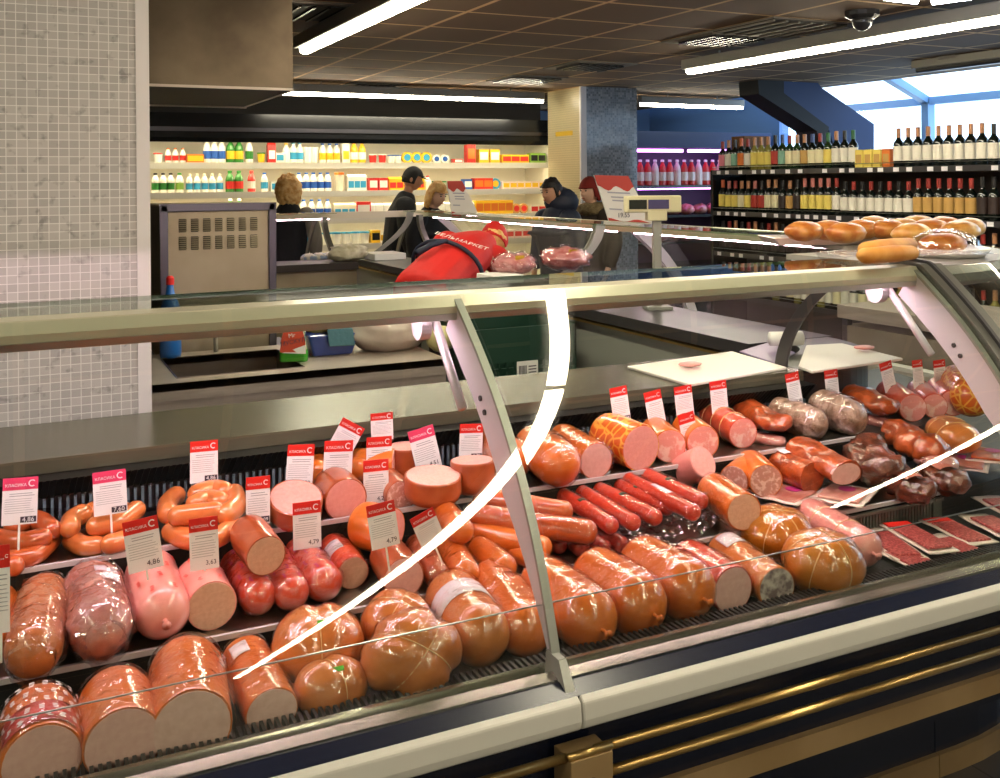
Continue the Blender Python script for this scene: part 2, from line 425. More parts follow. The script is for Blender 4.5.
lamp((6.46, 9.66, 2.5), (8.0, 9.72, 2.5), 'short fluorescent ceiling lamp right of the mosaic pillar', w=.035)
lamp((7.0, 4.8, 2.55), (7.0, 6.2, 2.55), 'unlit dark ceiling lamp in front of the bright windows', 'black_plastic')
p = at(925, 4, Z=2.45)
lamp(at(883, 0, Z=2.55) , at(918, 4, Z=2.55), 'short slanting lamp piece at the top edge, left half', 'tube_cool', .03)
lamp(at(930, 5, Z=2.55), at(975, -1, Z=2.55), 'short slanting lamp piece at the top edge, right half', 'tube_cool', .03)
# ceiling vents, smoke dome
for i, (px, py, s, lab) in enumerate(((785, 24, .6, 'square grid vent in the ceiling left of the black dome camera'), (735, 37, .42, 'dark ceiling vent nearest the grid vent'), (600, 66, .42, 'dark ceiling vent in a pale frame above the pillar'),
        (535, 78, .5, 'wide dark ceiling vent left of the pillar top'), (378, 84, .4, 'small dark ceiling vent above the far lamp'), (335, 8, .5, 'louvred vent beside the lamp near the hood'))):
    p = at(px, py, Z=CEIL)
    x = math.floor(p.x / .6) * .6 + .3; y = math.floor(p.y / .6) * .6 + .3
    t = empty('ceiling_vent', (x, y, CEIL), lab, 'vent', 'ceiling vents')
    MB().box(-.3, .3, -.3, .3, -.012, 0).build('frame', 'vent_frame', t)
    m = MB().box(-s / 2, s / 2, -s / 2, s / 2, -.02, -.012)
    m.build('opening', 'vent_dark', t)
    m = MB()
    for k in range(7): m.box(-s / 2 + s * k / 6 - .008, -s / 2 + s * k / 6 + .008, -s / 2, s / 2, -.03, -.02)
    m.build('louvre', 'vent_frame' if i == 0 else 'fridge_dark', t)
p = at(862, 11, Z=CEIL)
t = empty('dome_camera', p, 'small black dome camera hanging from a pale ceiling panel', 'camera')
MB().lathe([(.10, 0), (.10, -.03), (.07, -.05)]).build('mount', 'black_plastic', t); MB().sphere((0, 0, -.06), .06, .06, .06).build('dome', 'black_plastic', t, smooth=True)
p = at(958, 57, Z=CEIL)
tag(MB().lathe([(.15, -.02), (.17, 0)], p, 20).build('speaker_grille', 'lamp_body'), 'round flat disc set in the dark ceiling tiles near the windows', 'speaker')

# ================================================================== REFRIGERATED COUNTERS
# (y, z) of the curved glass, found from the end arm in the photograph
GP = [(1.5514, .715), (1.5697, .7853), (1.5916, .8545), (1.6177, .9222), (1.6483, .988), (1.6837, 1.0514), (1.7238, 1.112), (1.7682, 1.1694), (1.8164, 1.2237), (1.8679, 1.2748), (1.922, 1.3232), (1.978, 1.3695), (2.012, 1.396)]
def smooth_profile(P, n=44):
    out = []
    for i in range(n + 1):
        u = i / n * (len(P) - 1); k = min(int(u), len(P) - 2); t = u - k
        p0 = P[max(k - 1, 0)]; p1 = P[k]; p2 = P[k + 1]; p3 = P[min(k + 2, len(P) - 1)]
        out.append(tuple(.5 * ((2 * p1[j]) + (-p0[j] + p2[j]) * t + (2 * p0[j] - 5 * p1[j] + 4 * p2[j] - p3[j]) * t * t + (-p0[j] + 3 * p1[j] - 3 * p2[j] + p3[j]) * t ** 3) for j in (0, 1)))
    return out
GPS = GPS0 = smooth_profile(GP)
def offset(P, d):
    out = []
    for i, p in enumerate(P):
        a = P[max(i - 1, 0)]; b = P[min(i + 1, len(P) - 1)]
        t = Vector((b[0] - a[0], b[1] - a[1])).normalized()
        out.append((p[0] + t.y * d, p[1] - t.x * d))
    return out
def strip(P, d0, d1):  # closed band between two offsets (positive d = outside the glass is -Y, so use negative)
    return offset(P, d0) + offset(P, d1)[::-1]
DK0, DK1, DK2 = .715, .785, .885
YE1, YE2, YL = 1.95, 2.20, 2.47
def deckz(t, y=0): return (DK0, DK1, DK2)[t]
RZ = .873
def counter_unit(x0, x1, label, left_arm, right_arm, lean=0.0):
    GPL = [(y + lean * (1.385 - z), z) for y, z in GPS0]
    W_ = x1 - x0
    t = empty('refrigerated_counter', ((x0 + x1) / 2, 2.1, 0), label, 'display counter')
    P = lambda mb, n, m, **k: mb.build(n, m, t, world=False, **k)
    def S(mb): return mb.xf(Matrix.Translation((-(x0 + x1) / 2, -2.1, 0)))
    P(S(MB().prism([(1.97, .06), (1.97, .43), (1.60, .43), (1.60, .485), (1.56, .485), (1.56, .70), (1.60, .70), (1.60, .55), (2.74, .55), (2.74, .0), (2.0, .0)], x0, x1)), 'body', 'panel_navy')
    P(S(MB().box(x0, x1, 1.545, 1.56, .486, .530)), 'brass_band', 'brass_flat')
    P(S(MB().box(x0, x1, 1.955, 1.97, 0, .062)), 'kick_plate', 'brass_flat')
    P(S(MB().prism([(1.500, .70), (1.497, .715), (1.500, .745), (1.512, .752), (1.56, .752), (1.56, .698), (1.51, .694)], x0 + .001, x1 - .001)), 'bumper', 'bumper_cream', bevel=.004)
    P(S(MB().prism([(1.513, .752), (1.545, .765), (1.575, .760), (1.575, .745), (1.513, .745)], x0, x1)), 'sill_strip', 'panel_navy')
    P(S(MB().prism([(1.552, .767), (1.575, .772), (1.585, .748), (1.605, .748), (1.612, .765), (1.622, .765), (1.622, .70), (1.552, .70)], x0, x1)), 'sill_profile', 'sill_metal')
    m = MB().box(x0, x1, 1.622, 1.645, .70, .742)
    for i in range(int(W_ / .0125)):
        xx = x0 + .006 + i * .0125; m.box(xx, xx + .006, 1.626, 1.675, .742, .755)
    m.box(x0, x1, 1.622, 1.628, .742, .762)
    P(S(m), 'air_grille', 'black_plastic')
    P(S(MB().prism([(1.645, .70), (1.645, DK0), (YE1, DK0), (YE1, DK1), (YE2, DK1), (YE2, DK2), (YL - .01, DK2), (YL - .01, .68), (1.645, .68)], x0, x1)), 'display_deck', 'black_matt')
    m = MB()
    for yy, zz in ((YE1, DK1), (YE2, DK2)): m.box(x0, x1, yy - .007, yy + .001, zz - .004, zz + .006)
    P(S(m), 'shelf_edge', 'arm_white')
    P(S(MB().box(x0 + .004, x1 - .004, 1.6215, 1.6240, .755, RZ)), 'clear_riser', 'pane')
    P(S(MB().box(x0 + .004, x1 - .004, 1.6212, 1.6243, RZ - .0018, RZ)), 'riser_edge', 'alu')
    for yy, zz in ((YE1, DK1), (YE2, DK2)):
        P(S(MB().box(x0 + .004, x1 - .004, yy - .002, yy + .20, zz, zz + .0015)), 'tray_liner', 'steel')
    # slotted back panel and air grille under the worktop lip
    m = MB()
    for i in range(int(W_ / .016)):
        xx = x0 + .005 + i * .016; m.box(xx, xx + .006, YL - .016, YL - .009, DK2 + .012, DK2 + .062)
    P(S(m), 'back_slat', 'slat_pale')
    m = MB().prism([(YL - .06, 1.0), (YL - .012, .952), (YL, .952), (YL, 1.0)], x0, x1)
    for i in range(int(W_ / .014)):
        xx = x0 + .003 + i * .014
        m.hexa([(xx, YL - .012, .950), (xx + .005, YL - .012, .950), (xx + .005, YL - .008, .950), (xx, YL - .008, .950)], [(xx + .006, YL - .064, 1.0), (xx + .011, YL - .064, 1.0), (xx + .011, YL - .058, 1.0), (xx + .006, YL - .058, 1.0)])
    P(S(m), 'honeycomb_grille', 'black_plastic')
    P(S(MB().prism([(YL, 1.001), (YL, 1.034), (2.84, 1.034), (2.84, 1.0), (2.80, 1.0), (2.80, .97), (YL + .02, .97), (YL + .02, 1.001)], x0, x1)), 'worktop', 'worktop_steel')
    P(S(MB().box(x0, x1, YL, 2.76, .55, .97)), 'rear_panel', 'steel_edge')
    # glass
    sharp(P(S(MB().prism(strip(GPL, 0, -.006), x0 + .004, x1 - .004)), 'curved_glass', 'pane', smooth=True), .6)
    # top rail
    P(S(MB().prism([(2.010, 1.362), (2.004, 1.378), (2.020, 1.402), (2.075, 1.404), (2.11, 1.394), (2.11, 1.366)], x0, x1)), 'top_rail', 'rail_cream')
    P(S(MB().prism([(2.012, 1.347), (2.006, 1.362), (2.05, 1.366), (2.050, 1.345)], x0, x1)), 'rail_lip', 'alu')
    P(S(MB().prism([(2.068, 1.366), (2.072, 1.356), (2.085, 1.352), (2.10, 1.356), (2.104, 1.366)], x0 + .06, x1 - .06)), 'display_lamp', 'tube_deck')
    P(S(MB().box(x0, x1, 2.10, 2.34, 1.394, 1.402)), 'glass_shelf', 'shelf_glass')
    P(S(MB().box(x0, x1, 2.34, 2.344, 1.391, 1.401)), 'shelf_rim', 'green_glass_edge')
    def arm(xa, side):
        ri = [(y, z) for y, z in GPS]
        wv = [.015 + .085 * min(1, max(0, (z - .74) / .35)) for y, z in ri]
        inner = []
        for i, p in enumerate(ri):
            a = ri[max(i - 1, 0)]; b = ri[min(i + 1, len(ri) - 1)]; tt = Vector((b[0] - a[0], b[1] - a[1])).normalized()
            inner.append((p[0] + tt.y * wv[i], p[1] - tt.x * wv[i]))
        prof = [(p[0] + .008, p[1] - .004) for p in ri] + inner[::-1]
        P(S(MB().prism(prof, xa, xa + .008)), 'support_arm', 'arm_white')
        P(S(MB().prism(strip([(p[0] + .006, p[1]) for p in GPS], .0, .008), xa - .004, xa + .013)), 'glass_channel', 'rail_grey')
        P(S(MB().tube([(xa + side * .016, 2.095, 1.335), (xa + side * .016, 1.945, 1.168)], .0105, 12)), 'gas_strut', 'arm_white', smooth=True)
        for yy, zz in ((1.885, 1.20), (1.865, 1.175)):
            P(S(MB().tube([(xa - .004, yy, zz), (xa + .012, yy, zz)], .006)), 'bolt', 'frame_dark')
        P(S(MB().tube([(xa + side * .03, 2.11, 1.325), (xa + side * .055, 2.11, 1.325)], .032, 20)), 'lamp_holder', 'arm_white')
    if right_arm: P(S(MB().hexa([(x1 - .020, 1.520, .752), (x1 + .0, 1.520, .752), (x1 + .0, 1.60, .752), (x1 - .020, 1.60, .752)], [(x1 - .017, 1.553, .80), (x1 - .002, 1.553, .80), (x1 - .002, 1.60, .80), (x1 - .017, 1.60, .80)])), 'post_shoe', 'rail_grey')
    if left_arm: arm(x0 + .004, -1)
    if right_arm: arm(x1 - .012, -1)
    # hand rails in front of the panel
    for zz in (.664, .618):
        P(S(MB().tube([(x0 + .03, 1.508, zz - .01), (x1 - .03, 1.508, zz - .01)], .0085, 12)), 'hand_rail', 'brass', smooth=True)
    return t
XJ = .875; XEND = 2.27
counter_unit(-.55, XJ, 'left refrigerated deli counter with curved glass front and brass rails', False, True, .024)
counter_unit(XJ, XEND, 'right refrigerated deli counter with curved glass between joint and corner', False, True)
# brass bracket at the joint
t = empty('rail_bracket', (XJ + .012, 1.50, .63), 'square brass bracket with a lock joining the hand rails at the counter joint', 'bracket')
MB().box(-.042, .042, -.012, .05, -.06, .025).build('plate', 'brass_flat', t, bevel=.002)
MB().tube([(-.044, -.004, .03), (.044, -.004, .03)], .007, 10).build('roll', 'brass', t, smooth=True)
MB().lathe([(.010, 0), (.010, .012), (.005, .016)]).xf(Matrix.Rotation(math.pi / 2, 4, 'X')).build('lock', 'metal_clip', t).location = (.0, -.012, -.02)

# end frame between right unit and corner unit
t = empty('end_frame', (XEND + .04, 2.0, .75), 'thick grey curved end frame where the straight counter meets the corner', 'frame')
def L_(mb): return mb.xf(Matrix.Translation((-(XEND + .04), -2.0, -.75)))
GE = GPS + [(2.12, 1.405)]
L_(MB().prism(strip(GE, .03, -.012), XEND + .004, XEND + .032)).build('inner_band', 'frame_grey', t)
L_(MB().prism(strip(GE, .05, -.020), XEND + .033, XEND + .045)).build('dark_gap', 'frame_dark', t)
L_(MB().prism(strip(GE, .03, -.012), XEND + .046, XEND + .085)).build('outer_band', 'frame_grey', t)
# dark curved rear support standing on the worktop at the end
pts = [(XEND - .02, 2.52 - .06 * u - .17 * u ** 2.2, 1.035 + .30 * u) for u in [k / 10 for k in range(11)]]
m = MB()
for i in range(10):
    y0, z0 = pts[i][1:]; y1, z1 = pts[i + 1][1:]
    m.hexa([(XEND - .03, y0, z0), (XEND - .02, y0, z0), (XEND - .02, y0 + .055, z0), (XEND - .03, y0 + .055, z0)], [(XEND - .03, y1, z1), (XEND - .02, y1, z1), (XEND - .02, y1 + .055, z1), (XEND - .03, y1 + .055, z1)])
tag(m.build('rear_support', 'frame_dark', bevel=.003), 'dark curved support rising from the worktop behind the white boards', 'bracket')

# corner unit : profile swept about a vertical axis
CC = (2.355, 2.95)
def sweep(prof, a0=-90, a1=0, n=16, cc=CC):
    m = MB(); k = len(prof); vs = []; fs = []
    for y, z in prof: vs.append((XEND + .004, y, z))
    n += 1
    for i in range(n):
        a = math.radians(a0 + (a1 - a0) * i / (n - 1))
        for y, z in prof:
            r = cc[1] - y
            vs.append((cc[0] + r * math.cos(a), cc[1] + r * math.sin(a), z))
    for i in range(n):
        for j in range(k):
            j2 = (j + 1) % k
            fs.append((i * k + j, i * k + j2, (i + 1) * k + j2, (i + 1) * k + j))
    fs.append(tuple(range(k))); fs.append(tuple(n * k + j for j in range(k - 1, -1, -1)))
    return m.add(vs, fs)
t = empty('corner_counter', (CC[0], CC[1], 0), 'rounded corner display counter at right with bread trays on its top', 'display counter')
def K_(mb): return mb.xf(Matrix.Translation((-CC[0], -CC[1], 0)))
K_(sweep([(1.97, .06), (1.97, .43), (1.60, .43), (1.60, .485), (1.56, .485), (1.56, .70), (2.7, .70), (2.7, .06)])).build('body', 'panel_navy', t)
K_(sweep([(1.545, .486), (1.545, .53), (1.56, .53), (1.56, .486)])).build('brass_band', 'brass_flat', t)
K_(sweep([(1.955, 0), (1.955, .062), (1.97, .062), (1.97, 0)])).build('kick_plate', 'brass_flat', t)
for zz in (.654, .608): K_(sweep([(1.50, zz), (1.505, zz + .008), (1.513, zz + .008), (1.518, zz), (1.513, zz - .008), (1.505, zz - .008)])).build('hand_rail', 'brass', t)
K_(sweep([(1.500, .70), (1.497, .715), (1.500, .745), (1.512, .752), (1.60, .752), (1.60, .694), (1.51, .694)])).build('bumper', 'bumper_cream', t)
K_(sweep(strip(GPS, 0, -.006))).build('curved_glass', 'pane', t, smooth=True)
K_(sweep([(2.01, 1.35), (2.0, 1.375), (2.02, 1.398), (2.06, 1.403), (2.55, 1.403), (2.55, 1.385), (2.10, 1.385), (2.08, 1.34), (2.03, 1.335)])).build('top_slab', 'rail_grey', t)
K_(sweep([(1.622, .70), (1.622, DK0), (YE1, DK0), (YE1, DK1), (YE2, DK1), (YE2, DK2), (YL, DK2), (YL, 1.034), (2.7, 1.034), (2.7, .70)])).build('display_deck', 'frame_dark', t)

# right flank of the island (runs away from us) and its far side
FX = 3.235        # flank rail x
def flank(y0, y1, label):
    t = empty('refrigerated_counter', (FX, (y0 + y1) / 2, 0), label, 'display counter')
    # local frame: x = 2.1 - y(profile) mirrored to +X outward
    def T(prof, n, m, inset=0):
        h = (y1 - y0) / 2 - inset
        vs = [(2.1 - y, -h, z) for y, z in prof] + [(2.1 - y, h, z) for y, z in prof]
        k = len(prof)
        return MB().add(vs, [(i, (i + 1) % k, k + (i + 1) % k, k + i) for i in range(k)] + [tuple(range(k - 1, -1, -1)), tuple(range(k, 2 * k))]).build(n, m, t)
    T([(1.56, .10), (1.56, .70), (2.84, .70), (2.84, .10)], 'body', 'panel_navy')
    T([(1.497, .70), (1.497, .75), (1.57, .752), (1.57, .69)], 'bumper', 'bumper_cream')
    T([(2.86, .1), (2.86, .96), (2.84, .96), (2.84, .1)], 'rear_panel', 'rail_grey')
    T([(2.88, .965), (2.88, .975), (2.84, .975), (2.84, .965)], 'brass_strip', 'brass')
    T([(YL, 1.0), (YL, 1.034), (2.88, 1.034), (2.88, .985), (2.82, .985), (2.82, .70), (YL, .70)], 'worktop', 'frame_dark')
    T([(1.6, .70), (1.6, .74), (YE1, .76), (YE2, .80), (YL, .86), (YL, .70)], 'display_deck', 'steel')
    T(strip(GPS, 0, -.006), 'curved_glass', 'pane')
    T([(2.035, 1.345), (2.030, 1.372), (2.045, 1.398), (2.075, 1.402), (2.11, 1.392), (2.11, 1.345)], 'top_rail', 'rail_cream')
    T([(2.09, 1.345), (2.09, 1.338), (2.105, 1.338), (2.105, 1.345)], 'display_lamp', 'tube_deck', .1)
    T([(2.11, 1.392), (2.11, 1.400), (2.34, 1.400), (2.34, 1.392)], 'glass_shelf', 'shelf_glass')
    ri = GPS; inner = offset(ri, .07)
    prof = [(p[0] + .008, p[1] - .004) for p in ri] + inner[::-1]
    for yy in (-(y1 - y0) / 2 + .01, (y1 - y0) / 2 - .02):
        vs = [(2.1 - y, yy, z) for y, z in prof] + [(2.1 - y, yy + .012, z) for y, z in prof]; k = len(prof)
        MB().add(vs, [(i, (i + 1) % k, k + (i + 1) % k, k + i) for i in range(k)] + [tuple(range(k - 1, -1, -1)), tuple(range(k, 2 * k))]).build('support_arm', 'arm_white', t)
        if yy < 0 and y0 < 3: continue
        m = MB()
        for i in range(8):
            u0, u1 = i / 8, (i + 1) / 8
            g = lambda u: (2.1 - (2.62 - .34 * math.sin(u * math.pi / 2)), 1.034 + .36 * u)
            (xa, za), (xb, zb) = g(u0), g(u1)
            m.hexa([(xa - .03, yy, za), (xa + .03, yy, za), (xa + .03, yy + .014, za), (xa - .03, yy + .014, za)], [(xb - .03, yy, zb), (xb + .03, yy, zb), (xb + .03, yy + .014, zb), (xb - .03, yy + .014, zb)])
        m.build('rear_bracket', 'rail_grey', t)
    return t
flank(2.96, 5.0, 'right-hand flank counter of the island nearest the bread, seen from the staff side')
flank(5.0, 8.12, 'farther flank counter of the island behind the scale, with meat on its shelf')
def far_counter(x0, x1):
    yb = 8.2
    t = empty('refrigerated_counter', ((x0 + x1) / 2, yb, 0), 'far side counter of the island in front of the dairy customers', 'display counter')
    # mirror of the front profile, customers on +Y side
    def T(prof, n, m, inset=0):
        h = (x1 - x0) / 2 - inset
        vs = [(-h, 2.1 - y, z) for y, z in prof] + [(h, 2.1 - y, z) for y, z in prof]; k = len(prof)
        return MB().add(vs, [(i, (i + 1) % k, k + (i + 1) % k, k + i) for i in range(k)] + [tuple(range(k - 1, -1, -1)), tuple(range(k, 2 * k))]).build(n, m, t)
    x1 = 2.36; T0 = T
    def T(prof, n, m, inset=0, e=0):
        hx = (x0 + FX + .02) / 2
        a0, a1 = x0 - hx, (FX + .02 if e else x1) - hx
        k = len(prof)
        return MB().add([(a0, 2.1 - y, z) for y, z in prof] + [(a1, 2.1 - y, z) for y, z in prof], [(i, (i + 1) % k, k + (i + 1) % k, k + i) for i in range(k)] + [tuple(range(k - 1, -1, -1)), tuple(range(k, 2 * k))]).build(n, m, t)
    t.location.x = (x0 + FX + .02) / 2
    T([(1.5, .10), (1.5, .75), (2.84, .75), (2.84, .10)], 'body', 'panel_navy')
    T([(2.86, .1), (2.86, .99), (2.84, .99), (2.84, .1)], 'rear_panel', 'steel_warm')
    T([(YL, .98), (YL, 1.034), (2.9, 1.034), (2.9, .98)], 'worktop', 'wood_dark')
    T(strip(GPS, 0, -.006), 'curved_glass', 'pane')
    T([(2.035, 1.345), (2.030, 1.372), (2.045, 1.398), (2.11, 1.398), (2.11, 1.345)], 'top_rail', 'rail_cream', e=1)
    T([(2.09, 1.345), (2.09, 1.338), (2.105, 1.338), (2.105, 1.345)], 'display_lamp', 'tube_deck', .1)
    T([(2.11, 1.392), (2.11, 1.400), (2.34, 1.400), (2.34, 1.392)], 'glass_shelf', 'shelf_glass')
    prof = [(p[0] + .008, p[1] - .004) for p in GPS] + offset(GPS, .07)[::-1]; k = len(prof)
    for xx in (at(318, 216, Y=yb).x, at(412, 216, Y=yb).x):
        xx -= (x0 + FX + .02) / 2
        MB().add([(xx, 2.1 - y, z) for y, z in prof] + [(xx + .014, 2.1 - y, z) for y, z in prof], [(i, (i + 1) % k, k + (i + 1) % k, k + i) for i in range(k)] + [tuple(range(k - 1, -1, -1)), tuple(range(k, 2 * k))]).build('support_arm', 'frame_grey', t)
        m = MB()
        for i in range(8):
            g = lambda u: (2.1 - (2.62 - .34 * math.sin(u * math.pi / 2)), 1.034 + .33 * u)
            (ya, za), (yb_, zb) = g(i / 8), g((i + 1) / 8)
            m.hexa([(xx - .02, ya - .03, za), (xx + .02, ya - .03, za), (xx + .02, ya + .03, za), (xx - .02, ya + .03, za)], [(xx - .02, yb_ - .03, zb), (xx + .02, yb_ - .03, zb), (xx + .02, yb_ + .03, zb), (xx - .02, yb_ + .03, zb)])
        m.build('rear_bracket', 'frame_grey', t)
    return t
far_counter(1.4, FX + .02)

# ================================================================== MEATS
def solve(px, py, w, tier, lift=0.0):
    """centre of a round product seen at (px,py) with apparent diameter w, resting on a tier"""
    r = .05
    for _ in range(6):
        p = at(px, py, Z=deckz(tier) + lift + r)
        r = w / 2000 * depth(p)
    return p, r
def frame_of(ax):
    ax = ax.normalized(); s = ax.cross(Vector((0, 0, 1)))
    if s.length < 1e-4: s = Vector((1, 0, 0))
    s.normalize(); u = s.cross(ax).normalized()
    return ax, s, u
def revolve(pf, pb, prof, seg=26, squash=1.0, bend=0.0, lump=0.0, seed=0, lobes=0, lobe_amt=0.0, freq=18):
    """prof: list of (t along pf->pb, radius); pf is the origin"""
    ax = Vector(pb) - Vector(pf); L = ax.length; a, s, u = frame_of(ax)
    vs = []; fs = []; K = len(prof)
    for i, (t, r) in enumerate(prof):
        c = a * (t * L) + s * (bend * math.sin(max(0, min(1, t)) * math.pi))
        for k in range(seg):
            an = 2 * math.pi * k / seg
            rr = r
            if lobes: rr *= 1 - lobe_amt * abs(math.sin(t * math.pi * lobes)) ** 0.5 * 0 - lobe_amt * math.exp(-((t * lobes) % 1 - .5) ** 2 / .012)
            p = c + (s * math.cos(an) + u * math.sin(an) * squash) * rr
            if lump and r > 1e-4:
                sv = Vector((seed * 3.1, seed, 0)); n = noise.noise((p + sv) * freq) + (.6 * noise.noise((p + sv) * freq * 2.7) if lump > .004 else 0)
                p = p + (s * math.cos(an) + u * math.sin(an)) * n * lump
            vs.append(p)
    for i in range(K - 1):
        for k in range(seg):
            k2 = (k + 1) % seg
            fs.append((i * seg + k, i * seg + k2, (i + 1) * seg + k2, (i + 1) * seg + k))
    fs.append(tuple(range(seg - 1, -1, -1))); fs.append(tuple((K - 1) * seg + k for k in range(seg)))
    return MB().add(vs, fs)
def dome(t0, t1, r0, n=6, rev=False):
    out = []
    for i in range(n + 1):
        a = math.pi / 2 * i / n
        out.append((t0 + (t1 - t0) * math.sin(a), max(r0 * math.cos(a), r0 * .03)))
    return out
NSEED = [0]
def log(name, label, f, b, w, tier, skin, flesh=None, front='cut', lift=0, blift=None, squash=1, bend=0, lump=.0015, wb=None, group=None,
        wrap=None, lab=None, strings=0, lobes=0, lobe_amt=.09, minlen=0, printed=None, cat='sausage', maxy=None, knot=False, up=None):
    NSEED[0] += 1; sd = NSEED[0]
    pf, r = solve(f[0], f[1], w, tier, lift)
    pb, _ = solve(b[0], b[1], w if wb is None else wb, tier, lift if blift is None else blift)
    if up is not None:
        h, tl, az = up
        pf = at(f[0], f[1], Z=deckz(tier) + h); r = w / 2000 * depth(pf)
        dv = Vector((math.sin(math.radians(az)) * math.sin(math.radians(tl)), math.cos(math.radians(az)) * math.sin(math.radians(tl)), -math.cos(math.radians(tl))))
        pb = pf + dv * (h / math.cos(math.radians(tl)) - .004)
    if (pb - pf).length < minlen: pb = pf + (pb - pf).normalized() * minlen
    if up is None and r > .012:
        av = (pb - pf).normalized(); pb = pb + av * r * .45 * (1 if tier else .8)
        if front != 'cut': pf = pf - av * r * .62
    L = (pb - pf).length; q = r / L
    pr = []
    if front == 'cut':
        pr = [(0.0, r * .985), (.012, r)]
        st = .012
    else:
        d = dome(min(.45, q * .85), -.0, r)[::-1]
        pr = d; st = d[-1][0]
    N = 12
    e = 1 - min(.35, q * .7)
    for i in range(1, N):
        t = st + (e - st) * i / N
        pr.append((t, r * (1 + .025 * math.sin(math.pi * t))))
    pr += dome(e, 1.0, r)
    o = revolve(pf, pb, pr, squash=squash, bend=bend, lump=lump, seed=sd, lobes=lobes, lobe_amt=lobe_amt).build(name, skin, smooth=True, loc=pf)
    tag(o, label, cat, group)
    a, s, u = frame_of(pb - pf)
    if front == 'cut':
        sharp(o, .9)
        prf = [(-.0012 / L, r * .3), (-.0012 / L, r * .8), (-.001 / L, r * .93), (.004 / L, r * .965), (.006 / L, r * .96)]
        c = revolve(pf, pb, prf, squash=squash, lump=0).build('cut_face', flesh, o, smooth=False)
        sharp(c, .5)
        MB().add([], [])
    elif knot:
        k = revolve(pf, pf - a * .02, [(-.2, .006), (.2, .004), (.5, .003), (.8, .006), (1, .009)], seg=10).build('tied_end', skin, o, smooth=True)
    for i in range(strings):
        t = (i + 1) / (strings + 1)
        c = a * (t * L); rr = r * 1.03
        pts = [c + (s * math.cos(2 * math.pi * j / 24) + u * math.sin(2 * math.pi * j / 24) * squash) * rr * (1 - (lobe_amt if lobes else 0) * .6) for j in range(25)]
        MB().tube(pts, .0011, 6).build('string', 'string', o, smooth=True)
    if lab:   # wrapped paper label: (t0,t1,ang0,ang1,material)
        t0, t1, a0, a1, lm = lab
        vs = []; fs = []; n = 10
        for t in (t0, (t0 + t1) / 2, t1):
            for j in range(n + 1):
                an = math.radians(a0 + (a1 - a0) * j / n)
                vs.append(a * (t * L) + s * (bend * math.sin(t * math.pi)) + (s * math.cos(an) + u * math.sin(an) * squash) * (r * 1.03 + .002))
        for i in range(2):
            for j in range(n): fs.append((i * (n + 1) + j, i * (n + 1) + j + 1, (i + 1) * (n + 1) + j + 1, (i + 1) * (n + 1) + j))
        q_ = MB().add(vs, fs).build('paper_label', lm, o, smooth=True)
        so = q_.modifiers.new('thick', 'SOLIDIFY'); so.thickness = .0006
    if printed:
        # rows of small printed marks that run round the casing
        pm, rows, cols = printed
        mb = MB(); random.seed(sd)
        for i in range(rows):
            t = .12 + .62 * i / max(1, rows - 1)
            for j in range(cols):
                an = math.radians(25 + 130 * (j + .5 * (i % 2)) / cols)
                for kx in range(3):
                    tt = t + (kx - 1) * .03; c0 = an + random.uniform(-.03, .03)
                    hw = .075; vs = []
                    for tq, aq in ((tt - .011, c0 - hw), (tt + .009, c0 - hw), (tt + .009, c0 + hw * .6), (tt - .011, c0 + hw * .6)):
                        vs.append(a * (tq * L) + (s * math.cos(aq) + u * math.sin(aq) * squash) * (r * 1.03 + .0032))
                    mb.add(vs, [(0, 1, 2, 3)])
        mb.build('casing_print', pm, o)
    if wrap:
        pw = [(t, rr * 1.04 + .003) for t, rr in pr]
        tail = 1.02
        pw = [(-.16 * q * 3, r * .45), (-.08, r * .75)] + [(t, rr) for t, rr in pw if t > .02] if wrap == 'bag' else pw
        revolve(pf, pb, pw, seg=30, squash=squash, bend=bend, lump=.007 if wrap == 'bag' else .0025, seed=sd + 5, freq=45 if wrap == 'bag' else 30).build('plastic_wrap', 'bag_film' if wrap == 'bag' else 'film', o, smooth=(wrap != 'bag'))
    return o
